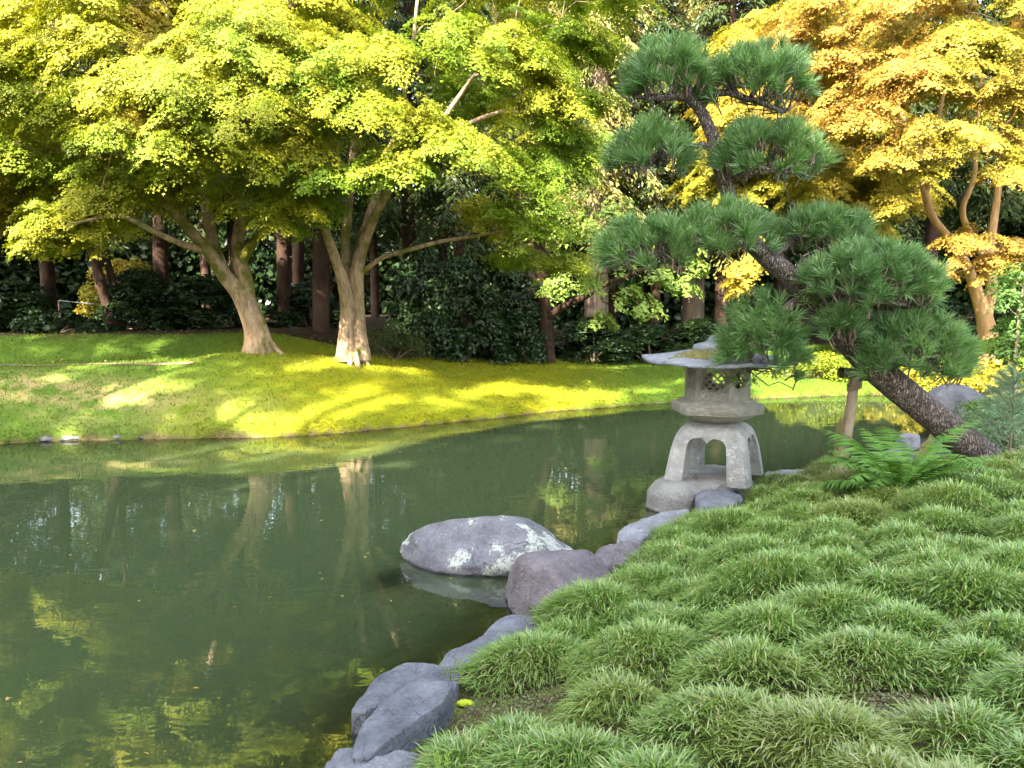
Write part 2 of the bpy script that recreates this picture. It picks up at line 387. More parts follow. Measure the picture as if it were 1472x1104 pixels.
w1 = noise_t(nt, mpn.outputs[0], 2.6, 2, 0.45, 0.5); w2 = noise_t(nt, mpn.outputs[0], 9.0, 2, 0.5, 0.3)
h = math_(nt, 'ADD', w1, math_(nt, 'MULTIPLY', w2, 0.14))
bn = bump(nt, h, 0.16, 0.009)
fr = nt.nodes.new('ShaderNodeFresnel'); fr.inputs['IOR'].default_value = 2.6; nt.links.new(bn, fr.inputs['Normal'])
gl_ = nt.nodes.new('ShaderNodeBsdfGlossy'); gl_.inputs['Roughness'].default_value = 0.0; nt.links.new(bn, gl_.inputs['Normal'])
df_ = nt.nodes.new('ShaderNodeBsdfDiffuse'); df_.inputs['Color'].default_value = (0.054, 0.078, 0.032, 1)
trn = nt.nodes.new('ShaderNodeBsdfTransparent'); trn.inputs['Color'].default_value = (0.88, 0.85, 0.6, 1)
a_ = nt.nodes.new('ShaderNodeAttribute'); a_.attribute_name = 'clarity'
mb = nt.nodes.new('ShaderNodeMixShader'); nt.links.new(a_.outputs['Fac'], mb.inputs[0]); nt.links.new(df_.outputs[0], mb.inputs[1]); nt.links.new(trn.outputs[0], mb.inputs[2])
mw = nt.nodes.new('ShaderNodeMixShader'); nt.links.new(math_(nt, 'MULTIPLY', fr.outputs[0], 1.0, True), mw.inputs[0]); nt.links.new(mb.outputs[0], mw.inputs[1]); nt.links.new(gl_.outputs[0], mw.inputs[2])
nt.links.new(mw.outputs[0], out.inputs[0])
tag(link('pond_water', me, m), kind='structure')

# ------------------------------------------------------------------ leaves and trees
def frame_from(nv, r):
    """tangent frames for normals nv, random spin"""
    ref = r.normal(size=nv.shape); t = nrm(np.cross(nv, ref)); return t, np.cross(nv, t)
def maple_leaves(acc, c, nv, size, r):
    """palmate leaf: three sharp lobes, four triangles"""
    t, b = frame_from(nv, r); s = size[:, None]
    V = np.stack([c - s * .28 * b, c + s * (.58 * t + .10 * b - .14 * nv), c + s * (.13 * t + .16 * b + .03 * nv), c + s * (.68 * b - .10 * nv), c + s * (-.13 * t + .16 * b + .03 * nv), c + s * (-.58 * t + .10 * b - .14 * nv)], 1)
    o = (np.arange(len(c)) * 6)[:, None]
    acc.add(V.reshape(-1, 3), np.concatenate([o + np.array([[0, 1, 2]]), o + np.array([[0, 2, 3]]), o + np.array([[0, 3, 4]]), o + np.array([[0, 4, 5]])]))
def oval_leaves(acc, c, nv, size, r, aspect=0.45, along=None):
    t, b = frame_from(nv, r)
    if along is not None:
        b = nrm(along + 0.25 * r.normal(size=along.shape)); t = nrm(np.cross(b, nv))
    s = size[:, None]
    V = np.stack([c - .5 * s * b, c - aspect * .5 * s * t + .03 * s * nv, c + .5 * s * b - .06 * s * nv, c + aspect * .5 * s * t + .03 * s * nv], 1)
    n = len(c); o = (np.arange(n) * 4)[:, None]
    acc.add(V.reshape(-1, 3), o + np.array([[0, 1, 2, 3]]))

def grow(acc, limbs, targets, r, rmin=0.008, seg=0.32, sides=6, rscale=1.0, lump=0.08):
    """limbs: list of (points, r0, r1); targets: points that branches reach from the nearest limb"""
    NP, NR, ND = [], [], []
    for k, (pts, rr) in enumerate(limbs):
        pts = np.asarray(pts, float); L = np.linalg.norm(np.diff(pts, axis=0), axis=1).sum(); n = max(5, int(L / 0.16))
        sp = spline(np.column_stack([pts, rr]), n); q = sp[:, :3]; ra = np.maximum(sp[:, 3], 0.006)
        tube(acc, q, ra, sides=12 if ra.max() > .1 else 8, lump=lump, seed=k)
        T = nrm(np.gradient(q, axis=0)); i0 = int(n * 0.25)
        NP += list(q[i0:]); NR += list(ra[i0:]); ND += list(T[i0:])
    if len(targets) == 0: return
    tg = np.asarray(targets, float); base = np.array(NP)
    order = np.argsort([np.min(np.linalg.norm(base - t, axis=1)) for t in tg])
    for oi in order:
        t = tg[oi]; P_ = np.array(NP); R_ = np.array(NR)
        cost = np.linalg.norm(P_ - t, axis=1) + 0.7 * np.maximum(0, P_[:, 2] - t[2] + 0.15) + 0.5 * (R_ < 0.014)
        j = int(np.argmin(cost)); p0, d0 = P_[j], ND[j]; L = np.linalg.norm(t - p0)
        if L < 0.05: continue
        n = max(4, int(L / seg * 1.6)); s = np.linspace(0, 1, n)[:, None]
        c1 = p0 + nrm(d0 + 0.6 * nrm(t - p0)) * L * 0.4 + np.array([0, 0, 0.08 * L])
        q = (1 - s) ** 2 * p0 + 2 * s * (1 - s) * c1 + s ** 2 * t
        q[1:-1] += r.normal(size=(n - 2, 3)) * 0.035 * L ** 0.5
        ra = np.linspace(min(R_[j] * 0.75, (0.014 + 0.016 * L) * rscale), rmin, n)
        tube(acc, q, ra, sides=sides, seed=oi)
        T = nrm(np.gradient(q, axis=0)); NP += list(q[1:]); NR += list(ra[1:]); ND += list(T[1:])

def pad_leaves(acc, r, c, rad, out, tilt=0.25, thick=0.07, nclump=None, per=150, size=(0.034, 0.062), droop=0.45, kind='maple', aniso=1.0):
    """one layered bough of a maple: leafy sprigs fanning out and drooping at their ends"""
    ns = int((10 + 26 * rad * rad) * aniso)
    o2 = nrm(np.array([out[0], out[1], 0.0]) + 1e-6); s2 = np.array([-o2[1], o2[0], 0])
    a = r.uniform(-np.pi, np.pi, ns); a = np.where(r.uniform(size=ns) < .6, a * .55, a)         # more sprigs reach outward
    l = rad * r.uniform(.35, 1.2, ns) * aniso ** .5
    hd = np.cos(a)[:, None] * o2 + np.sin(a)[:, None] * s2
    st0 = np.column_stack([r.normal(size=(ns, 2)) * rad * .28, r.normal(size=ns) * thick * .9])
    cnt = np.maximum(20, (per * 1.15 * (l / .55 + .25)).astype(int)); w = np.repeat(np.arange(ns), cnt); n = len(w)
    u = r.uniform(0.05, 1.0, n) ** .8; L = (l[w] * u)
    lat = r.normal(size=n) * (.075 + .05 * np.sin(np.pi * np.clip(u, 0, 1))) * (.6 + .7 * rad); side = np.column_stack([-hd[:, 1], hd[:, 0], np.zeros(ns)])[w]
    dz = -droop * l[w] * u ** 2.2 * (.6 + .8 * r.uniform(size=ns)[w]) - tilt * (np.cos(a)[w]) * L - .5 * np.abs(lat) + r.normal(size=n) * .022 + .05
    p = c + st0[w] + hd[w] * L[:, None] + side * lat[:, None]; p[:, 2] += dz
    slope = droop * 2.0 * u + tilt
    nv = nrm(np.array([0, 0, .75]) + hd[w] * slope[:, None] * .75 + .25 * o2 + side * np.sign(lat)[:, None] * .25 + .26 * r.normal(size=(n, 3)))
    sz = r.uniform(size[0], size[1], n)
    (maple_leaves if kind == 'maple' else oval_leaves)(acc, p, nv, sz, r)
def hull_pads(r, c, radii, n, mind, lo=0.55, zmin=None, squash=None):
    out = []; tries = 0
    while len(out) < n and tries < 20000:
        tries += 1; d = nrm(r.normal(size=3)); q = c + d * r.uniform(lo, 1.0) ** 0.7 * np.asarray(radii)
        if zmin is not None and q[2] < zmin(q): continue
        if squash and not squash(q): continue
        if all(np.linalg.norm((q - o) * np.array([1, 1, 1.6])) > mind for o in out): out.append(q)
    return out
def roots(base, r0, seed, n=6):
    r = np.random.default_rng(seed); out = []
    for k in range(n):
        a = k * 2 * math.pi / n + r.normal() * .3; d = np.array([math.cos(a), math.sin(a), 0]); L = r.uniform(.25, .5) * (r0 / .25); b0 = np.array([base[0], base[1], 0])
        pts = []
        for f in (0, .3, .6, 1.0):
            q = b0 + d * (r0 * .45 + L * f); g = tz(q[0], q[1]); pts.append([q[0], q[1], g + (.26 * (1 - f) ** 2.0 - .09 * f) * (r0 / .25)])
        out.append((pts, [r0 * .34, r0 * .28, r0 * .18, r0 * .06]))
    return out
def maple(name, label, base, limbs, pads, leafm, barkm, seed, per=165, size=(0.034, 0.060), group=None, cat='tree', kind='maple', nscale=1.0, droop=0.45, thick=0.12, twigs=True):
    r = np.random.default_rng(seed); t = thing(name, base, label, cat, group)
    tr = Acc(); tg = [np.asarray(p[0]) - np.array([0, 0, 0.12]) for p in pads]
    extra = []
    for p, rad, *_ in pads:
        if rad > 0.6 and twigs:
            for k in range(3):
                a = r.uniform(0, 6.28); extra.append(np.asarray(p) + np.array([math.cos(a), math.sin(a), -0.25]) * rad * 0.65)
    grow(tr, limbs, tg + extra, r)
    o = link('trunk', tr.mesh('trunk', True, base), barkm, t)
    cr = Acc(); axis_c = np.mean([p[0] for p in pads], axis=0)
    for p, rad, *rest in pads:
        out = np.asarray(p) - np.array([base[0], base[1], p[2]]); an = rest[0] if rest else 1.0
        pad_leaves(cr, r, np.asarray(p), rad, out, tilt=r.uniform(0.1, 0.4), nclump=int((11 + 34 * rad * rad * an) * nscale), per=per, size=size, kind=kind, aniso=an, droop=droop, thick=thick)
    link('crown', cr.mesh('crown', False, base), leafm, t)
    return t
def copy_thing(t, loc, rotz, scale, label, group=None):
    r = t.copy(); COL.objects.link(r); r.location = [float(v) for v in loc]; r.rotation_euler = (0, 0, rotz); r.scale = (scale,) * 3 if np.isscalar(scale) else scale
    r['label'] = label
    if group: r['group'] = group
    for ch in list(t.children):
        c = ch.copy(); COL.objects.link(c); c.parent = r
    return r

bark_tan = bark_mat('maple_bark', (0.10, 0.065, 0.036), (0.43, 0.30, 0.18), moss=(0.12, 0.12, 0.018), moss_lo=0.52, moss_hi=0.62, scale=1.5, bumpd=.05)
bark_red = bark_mat('cedar_bark', (0.02, 0.012, 0.009), (0.072, 0.042, 0.028))  # bark darkened so its colour carries the shade of the wood
bark_grey = bark_mat('grey_bark', (0.10, 0.075, 0.055), (0.24, 0.18, 0.13))
bark_org = bark_mat('orange_maple_bark', (0.20, 0.11, 0.045), (0.42, 0.26, 0.12))
leaf_yg = leaf_mat('yellow_green_leaves', [(0.27, 0.28, 0.018), (0.33, 0.32, 0.023), (0.30, 0.30, 0.02)], alt=[(0.17, 0.25, 0.018), (0.23, 0.29, 0.022), (0.20, 0.27, 0.02)], alt_scale=0.55)
leaf_yl = leaf_mat('golden_leaves', [(0.36, 0.285, 0.03), (0.40, 0.305, 0.035), (0.39, 0.27, 0.04)], alt=[(0.26, 0.27, 0.022), (0.31, 0.285, 0.026)], alt_scale=0.5)
leaf_gr = leaf_mat('green_maple_leaves', [(0.11, 0.20, 0.014), (0.18, 0.27, 0.016), (0.15, 0.24, 0.016)], alt=[(0.26, 0.30, 0.015), (0.33, 0.34, 0.02)], alt_scale=0.45, alt_lo=0.5, alt_hi=0.66)
leaf_or = leaf_mat('orange_leaves', [(0.36, 0.20, 0.042), (0.38, 0.23, 0.042), (0.36, 0.25, 0.036)], alt=[(0.28, 0.255, 0.026), (0.33, 0.275, 0.03), (0.22, 0.24, 0.02)], alt_scale=0.42, alt_lo=0.43, alt_hi=0.58)
leaf_dk = leaf_mat('dark_evergreen_leaves', [(0.010, 0.026, 0.007), (0.028, 0.056, 0.013), (0.017, 0.04, 0.010)], transl=0.15, rough=0.4, spec=0.4)  # leaf tones darkened to stand in for deep shade under the canopy
leaf_con = leaf_mat('conifer_sprays', [(0.02, 0.04, 0.011), (0.05, 0.075, 0.017), (0.035, 0.055, 0.015)], transl=0.2)
leaf_ced = leaf_mat('golden_cedar_sprays', [(0.26, 0.25, 0.06), (0.42, 0.36, 0.11), (0.33, 0.30, 0.08)], alt=[(0.14, 0.18, 0.045), (0.22, 0.24, 0.06)], transl=0.3)
leaf_mid = leaf_mat('mid_green_leaves', [(0.06, 0.13, 0.03), (0.12, 0.21, 0.05), (0.09, 0.17, 0.04)], transl=0.3)
leaf_pale = leaf_mat('pale_green_leaves', [(0.14, 0.24, 0.05), (0.26, 0.34, 0.06), (0.20, 0.29, 0.06)], transl=0.35)

# --- left maple
Ya = 14.15
A_l = [([P(372, 512, Ya), P(369, 480, Ya), P(360, 450, Ya), P(346, 422, Ya), P(322, 395, Ya), P(300, 362, Ya - .1), P(272, 330, Ya - .3), P(240, 292, Ya - .5), P(200, 250, Ya - .6), P(150, 205, Ya - .6), P(110, 150, Ya - .4)], [.30, .225, .20, .18, .14, .115, .10, .088, .07, .05, .03]),
       ([P(356, 440, Ya + .03), P(352, 405, Ya + .05), P(343, 372, Ya + .1), P(343, 335, Ya + .2), P(352, 290, Ya + .4), P(365, 230, Ya + .6), P(370, 150, Ya + .8), P(365, 60, Ya + 1)], [.16, .145, .13, .10, .085, .07, .05, .03]),
       ([P(324, 398, Ya), P(308, 352, Ya + .2), P(296, 300, Ya + .4), P(282, 240, Ya + .6), P(262, 170, Ya + .9), P(245, 90, Ya + 1.2), P(240, 10, Ya + 1.4)], [.12, .11, .09, .075, .06, .045, .03]),
       ([P(345, 380, Ya + .1), P(366, 345, Ya - .1), P(395, 300, Ya - .4), P(425, 250, Ya - .6), P(450, 180, Ya - .8)], [.10, .085, .065, .05, .03]),
       ([P(300, 362, Ya - .1), P(255, 348, Ya - .6), P(215, 330, Ya - 1.1), P(170, 310, Ya - 1.5), P(110, 320, Ya - 1.9)], [.075, .06, .05, .035, .02])]
rA = np.random.default_rng(4)
cA = P(235, 130, Ya); 
def zminA(q): 
    py = HOR - (q[2] - CAMZ) / q[1] * FPX; return -1 if py < 215 + 45 * math.sin(q[0] * 2.1) else 99
padsA = [(q, rA.uniform(.5, .9)) for q in hull_pads(rA, cA, (3.9, 3.0, 3.6), 44, 1.05, 0.5, zminA)]
for px, py, yy, rd in ((205, 262, 13.4, .75), (150, 290, 13.2, .7), (100, 322, 13.0, .6), (62, 350, 12.8, .45), (130, 335, 13.2, .5), (180, 306, 13.5, .55), (240, 250, 13.7, .6), (300, 268, 13.8, .5), (335, 250, 13.6, .55), (255, 285, 13.9, .4), (420, 262, 13.4, .5), (375, 262, 13.6, .45), (90, 300, 13.0, .6), (215, 225, 13.2, .6), (180, 262, 13.0, .65), (130, 285, 12.8, .65), (70, 318, 12.7, .5), (45, 345, 12.6, .35), (40, 215, 13.4, .6), (95, 232, 13.3, .6), (150, 240, 13.1, .6), (110, 312, 12.7, .5), (270, 190, 12.0, .8), (330, 150, 12.0, .85), (400, 120, 12.2, .8), (290, 105, 12.1, .8), (215, 95, 12.0, .8), (140, 130, 12.4, .85), (60, 130, 12.6, .8), (350, 296, 13.0, .4), (395, 308, 13.0, .4), (440, 285, 12.9, .45), (365, 215, 12.3, .7), (440, 200, 12.5, .7), (20, 60, 12.6, .9), (120, 40, 12.3, .9), (330, 40, 12.2, .9), (420, 40, 12.3, .8)):
    padsA.append((P(px, py, yy), rd))
maple('maple_tree', 'large yellow-green maple on the lawn with one curved pale trunk leaning left', TREE_A - np.array([0, 0, .1]), A_l + roots(TREE_A, .25, 1), padsA, leaf_yg, bark_tan, 21)
# --- middle maple, two stems grown together
Yb = 14.4
B_l = [([P(497, 522, Yb - .1), P(498, 480, Yb), P(500, 440, Yb), P(493, 405, Yb - .1), P(482, 372, Yb - .2), P(470, 338, Yb - .4), P(455, 290, Yb - .6), P(440, 225, Yb - .7), P(425, 150, Yb - .7)], [.20, .145, .14, .115, .095, .08, .065, .05, .03]),
       ([P(520, 518, Yb + .1), P(516, 480, Yb + .1), P(513, 440, Yb + .1), P(512, 400, Yb), P(518, 365, Yb), P(532, 325, Yb - .1), P(552, 285, Yb - .2), P(585, 235, Yb - .2), P(630, 180, Yb), P(680, 110, Yb + .2)], [.19, .14, .145, .135, .115, .095, .08, .065, .05, .03]),
       ([P(503, 440, Yb), P(499, 395, Yb + .2), P(497, 345, Yb + .3), P(502, 290, Yb + .4), P(507, 215, Yb + .6), P(512, 120, Yb + .8), P(520, 20, Yb + 1)], [.12, .11, .09, .075, .06, .045, .03]),
       ([P(513, 405, Yb), P(516, 360, Yb + .3), P(540, 280, Yb + .6), P(568, 190, Yb + .9), P(590, 90, Yb + 1.2), P(600, 0, Yb + 1.3)], [.11, .09, .075, .06, .045, .03]),
       ([P(520, 392, Yb), P(548, 371, Yb - .1), P(585, 360, Yb - .2), P(635, 347, Yb - .1), P(690, 338, Yb + .2), P(740, 330, Yb + .5)], [.055, .048, .042, .036, .03, .02]),
       ([P(585, 235, Yb - .2), P(650, 190, Yb + .6), P(730, 160, Yb + 1.2), P(800, 180, Yb + 1.6)], [.06, .05, .04, .02])]
rB = np.random.default_rng(9); cB = P(635, 110, Yb + .2)
def zminB(q):
    px = 736 + q[0] / q[1] * FPX; py = HOR - (q[2] - CAMZ) / q[1] * FPX
    return -1 if py < 200 + 40 * math.sin(q[0] * 2.6) + max(0, px - 680) * 0.55 else 99
padsB = [(q, rB.uniform(.5, .9)) for q in hull_pads(rB, cB, (3.5, 3.0, 3.7), 43, 1.05, 0.5, zminB)]
for px, py, yy, rd in ((640, 190, 12.2, .75), (580, 225, 12.2, .6), (540, 250, 12.4, .5), (690, 215, 12.3, .6), (610, 165, 12.3, .6), (478, 296, 13.2, .34), (432, 318, 13.2, .34), (388, 292, 13.0, .34), (470, 240, 12.5, .6), (520, 150, 12.2, .7), (475, 90, 12.2, .8), (560, 60, 12.2, .8), (650, 40, 12.4, .8), (740, 60, 12.8, .8), (790, 130, 13.4, .8), (820, 200, 14.0, .75), (760, 250, 13.5, .75), (770, 320, 14.0, .7), (800, 370, 14.4, .55), (725, 300, 13.8, .6), (740, 370, 15.2, .55), (680, 295, 14.2, .5), (840, 60, 14.5, .6), (845, 140, 14.8, .6)):
    padsB.append((P(px, py, yy), rd))
maple('maple_tree', 'spreading green and yellow maple with two upright trunks joined at the base', TREE_B - np.array([0, 0, .1]), B_l + roots(TREE_B, .24, 2, 7), padsB, leaf_yg if False else leaf_mat('maple_leaves_mixed', [(0.13, 0.22, 0.016), (0.19, 0.27, 0.02), (0.16, 0.245, 0.018)], alt=[(0.27, 0.29, 0.018), (0.33, 0.32, 0.024)], alt_scale=0.5, alt_lo=0.46, alt_hi=0.60), bark_tan, 22)
# --- far-left golden maple with leaning thin trunks
Ye = 17.3; bE = P(166, 482, Ye); bE[2] = tz(bE[0], bE[1]) - .05
E_l = [([bE, P(152, 430, Ye), P(135, 370, Ye), P(112, 310, Ye - .2), P(85, 240, Ye - .4), P(50, 150, Ye - .8)], [.14, .115, .10, .085, .06, .03]),
       ([bE + np.array([.12, 0.1, 0]), P(165, 420, Ye + .2), P(152, 360, Ye + .2), P(150, 300, Ye + .2), P(140, 200, Ye)], [.10, .085, .07, .06, .03])]
rE = np.random.default_rng(13); cE = P(40, 80, Ye - 1.2)
padsE = [(q, rE.uniform(.6, 1.0)) for q in hull_pads(rE, cE, (4.0, 2.6, 4.2), 42, 1.0, 0.5, lambda q: -1 if HOR - (q[2] - CAMZ) / q[1] * FPX < 230 else 99)]
for px, py, yy, rd in ((25, 250, 14.5, .7), (70, 265, 14.7, .55), (10, 300, 14.8, .7), (-40, 270, 14.2, .9), (15, 200, 14.2, .8), (90, 225, 15, .6)): padsE.append((P(px, py, yy), rd))
maple('maple_tree', 'golden maple at the far left with two thin dark leaning trunks', bE, E_l, padsE, leaf_yl, bark_red, 23, per=130, size=(.045, .08))
# --- orange maples at right
Yc = 16.8; bC = P(1421, 485, Yc)
C_l = [([bC, P(1414, 450, Yc), P(1402, 415, Yc), P(1388, 380, Yc - .1), P(1366, 345, Yc - .2), P(1340, 310, Yc - .2), P(1327, 265, Yc - .1), P(1318, 215, Yc), P(1290, 150, Yc + .2)], [.20, .155, .12, .10, .09, .08, .07, .055, .03]),
       ([P(1418, 455, Yc), P(1426, 410, Yc + .1), P(1420, 370, Yc + .2), P(1428, 320, Yc + .3), P(1436, 260, Yc + .4), P(1442, 180, Yc + .5)], [.13, .12, .105, .08, .065, .035]),
       ([P(1420, 378, Yc + .2), P(1394, 335, Yc + .1), P(1384, 300, Yc), P(1400, 255, Yc), P(1404, 190, Yc), P(1412, 110, Yc)], [.085, .07, .06, .052, .042, .03]),
       ([P(1330, 280, Yc - .1), P(1345, 230, Yc - .4), P(1350, 170, Yc - .6), P(1365, 100, Yc - .6)], [.06, .05, .04, .02])]
rC = np.random.default_rng(17); cC = P(1330, 100, Yc - .3)
padsC = [(q, rC.uniform(.55, .95)) for q in hull_pads(rC, cC, (4.0, 2.8, 3.6), 48, 1.05, 0.5, lambda q: -1 if HOR - (q[2] - CAMZ) / q[1] * FPX < 215 + 30 * math.sin(q[0] * 2.3) else 99)]
for px, py, yy, rd in ((1395, 345, 15.2, .5), (1360, 385, 15.3, .32), (1425, 380, 15.4, .38), (1460, 350, 15.3, .5), (1290, 285, 15.0, .35), (1275, 215, 14.6, .6), (1330, 185, 14.5, .7), (1400, 190, 14.4, .7), (1460, 230, 14.6, .7), (1240, 150, 14.8, .7), (1310, 90, 14.3, .8), (1200, 80, 15, .8), (1400, 60, 14.3, .8), (1460, 120, 14.3, .8), (1150, 40, 15.4, .7), (1250, 20, 15, .8), (1330, 240, 14.8, .5)): padsC.append((P(px, py, yy), rd))
maple('maple_tree', 'orange maple at the right edge with bare curving tan trunks', bC, C_l + roots(bC, .2, 3), padsC, leaf_or, bark_org, 24, per=165, size=(.036, .064))
Yd = 20.5; bD = P(1222, 500, Yd); bD[2] = tz(bD[0], bD[1]) - .05
D_l = [([bD, P(1218, 440, Yd), P(1205, 360, Yd), P(1190, 280, Yd), P(1170, 180, Yd - .3), P(1150, 80, Yd - .5)], [.22, .18, .15, .12, .08, .03]),
       ([P(1205, 360, Yd), P(1240, 300, Yd - .2), P(1265, 220, Yd - .4), P(1280, 130, Yd - .5)], [.12, .10, .07, .03]),
       ([P(1190, 280, Yd), P(1130, 240, Yd - .3), P(1080, 180, Yd - .5), P(1050, 110, Yd - .6)], [.09, .07, .05, .03])]
rD = np.random.default_rng(19); cD = P(1165, 170, Yd - .3)
padsD = [(q, rD.uniform(.6, 1.0)) for q in hull_pads(rD, cD, (3.0, 2.4, 3.4), 46, 0.95, 0.5, lambda q: -1 if HOR - (q[2] - CAMZ) / q[1] * FPX < 300 else 99)]
for px, py, yy, rd in ((1075, 380, 17.5, .42), (1060, 410, 17.6, .3), (1085, 350, 17.6, .3), (1180, 270, 17.5, .6), (1225, 300, 17.6, .4), (1140, 200, 17.8, .7), (1075, 140, 17.8, .8), (1060, 60, 18, .9), (1130, 90, 17.8, .8), (1270, 330, 17.8, .4)): padsD.append((P(px, py, yy), rd))
maple('maple_tree', 'golden yellow maple behind the pine, its boughs hanging between the pine tiers', bD, D_l, padsD, leaf_yl, bark_org, 25, per=130, size=(.05, .085))
# --- green tree with low branch behind the lantern
Yg = 19.0; bG = P(786, 515, Yg); bG[2] = tz(bG[0], bG[1]) - .05
G_l = [([bG, P(784, 470, Yg), P(780, 420, Yg), P(776, 350, Yg), P(780, 270, Yg - .3), P(790, 180, Yg - .5)], [.22, .19, .17, .14, .1, .04]),
       ([P(782, 462, Yg), P(810, 440, Yg - .4), P(838, 428, Yg - .8), P(862, 412, Yg - 1.2), P(895, 400, Yg - 1.6), P(930, 385, Yg - 2)], [.10, .09, .08, .07, .05, .03])]
rG = np.random.default_rng(23)
padsG = [(P(px, py, yy), rd) for px, py, yy, rd in ((840, 330, 16.5, .6), (870, 360, 16.5, .5), (850, 400, 16.8, .4), (900, 420, 16.5, .42), (930, 440, 16.4, .35), (880, 300, 16.6, .55), (905, 330, 16.8, .5), (800, 300, 17, .6), (760, 290, 17.5, .6), (830, 250, 17.5, .6), (945, 395, 16.6, .4), (980, 410, 16.9, .35), (800, 410, 17.5, .5), (860, 200, 18, .7), (870, 450, 17.2, .3), (1000, 380, 17.5, .4))]
maple('broadleaf_tree', 'leafy green tree beyond the lantern with a low branch reaching right', bG, G_l, padsG, leaf_pale, bark_red, 26, per=26, size=(.09, .15), kind='oval', droop=.55)

# --- conifers of the wood
def conifer(name, label, base, height, r0, leafm, barkm, seed, nb=120, spread=2.4, first=0.12, per=190, size=(.14, .26), droop=0.55, group=None):
    r = np.random.default_rng(seed); t = thing(name, base, label, 'tree', group); tr = Acc(); cr = Acc()
    zz = np.linspace(-.3, height, 24); w = np.cumsum(r.normal(size=(24, 2)) * 0.02, axis=0)
    tp = np.column_stack([w, zz]); tube(tr, tp, r0 * (1 - zz.clip(0) / height) ** .8 + .02, 10, lump=.07, seed=seed)
    for k in range(nb):
        f = first + (1 - first) * (k + r.uniform()) / nb; z = f * height; L = spread * (1 - f) ** 0.65 * r.uniform(.65, 1.1) + .25
        a = k * 2.4 + r.uniform(-.4, .4); d = np.array([math.cos(a), math.sin(a), 0])
        s = np.linspace(0, 1, 6)[:, None]; p0 = np.array([*w[min(23, int(f * 23))], z])
        q = p0 + d * L * s + np.array([0, 0, 1]) * (0.12 * L * s - droop * L * s * s)
        tube(tr, q, np.linspace(.015 + .012 * L, .006, 6), 5)
        n = int(per * (0.35 + L / spread)); u = r.uniform(.12, 1.0, n) ** .7; side = np.array([-d[1], d[0], 0])
        wd = (r.normal(size=n)) * 0.20 * L * (1.15 - u) ** .5
        pc = p0 + d * (L * u)[:, None] + np.array([0, 0, 1]) * (0.12 * L * u - droop * L * u * u - 0.5 * np.abs(wd) - np.abs(r.normal(size=n)) * .13)[:, None] + side * wd[:, None]
        nv = nrm(np.array([0, 0, .7]) + .5 * d + .55 * r.normal(size=(n, 3)))
        al = nrm(d * .5 + side * np.sign(wd)[:, None] * .6 + np.array([0, 0, -.6]))
        oval_leaves(cr, pc, nv, r.uniform(size[0], size[1], n), r, .28, al)
    link('trunk', tr.mesh('trunk', True), barkm, t); link('crown', cr.mesh('crown'), leafm, t); return t
def gpos(px, Y): 
    x = (px - 736) / FPX * Y; return np.array([x, Y, tz(x, Y) - .05])
con = conifer('conifer_tree', 'thick reddish trunk of a dark conifer between the two green maples', gpos(463, 18.5), 17, .185, leaf_con, bark_red, 31, first=.22)
# conifers: (px, Y, scale, rot, label)
for px, Y_, sc, rz, lb in ((410, 20.0, .95, 1.1, 'slim reddish conifer trunk just right of the curved maple trunk'),
                           (590, 21.5, 1.0, 2.2, 'dark conifer behind the long low branch of the two-trunk maple'),
                           (665, 20.5, .8, 3.0, 'dark conifer standing behind the dense camellia bushes'),
                           (345, 21, .95, 4.1, 'dark conifer directly behind the curved maple trunk'),
                           (235, 20, 1.0, .4, 'dark conifer right of the two leaning thin trunks'),
                           (75, 19.5, .9, 5.2, 'dark conifer at the left above the low shrubs'),
                           (-60, 18, 1.0, 2.0, 'dark conifer at the left edge of the view'),
                           (1035, 23, 1.0, 1.5, 'dark conifer behind the lantern roof'),
                           (1120, 25, 1.05, 2.8, 'dark conifer behind the golden maple'),
                           (1330, 23, 1.05, .9, 'dark conifer behind the orange maple stems'),
                           (1480, 22, 1.0, 3.9, 'dark conifer behind the orange maple at the right edge'),
                           (940, 22.5, .7, 5.6, 'smaller dark conifer behind the low leafy branch')):
    copy_thing(con, gpos(px, Y_), rz, sc, lb)
for k, (px, Y_) in enumerate(((-250, 26), (-20, 28), (150, 27), (300, 29), (430, 27), (540, 30), (640, 27), (760, 30), (880, 29), (1000, 31), (1180, 30), (1290, 28), (1420, 30), (1560, 27), (1700, 24), (-420, 22), (210, 35), (480, 36), (720, 37), (1080, 37), (1350, 36))):
    copy_thing(con, gpos(px, Y_), k * 1.7, .95 + .12 * math.sin(k * 2.1), 'tall conifer in the back rows of the shaded wood', 'back rows of conifers in the wood')
ced = conifer('cedar_tree', 'tall cedar with drooping golden-green sprays left of the pine top', gpos(858, 22.5), 19, .34, leaf_ced, bark_grey, 33, nb=150, spread=2.6, first=.20, per=210, droop=.7)
copy_thing(ced, gpos(995, 24.5), 2.1, 1.05, 'tall cedar with golden-green sprays rising behind the pine top')
copy_thing(ced, gpos(775, 25.5), 4.0, 1.1, 'tall cedar behind the right side of the two-trunk maple')

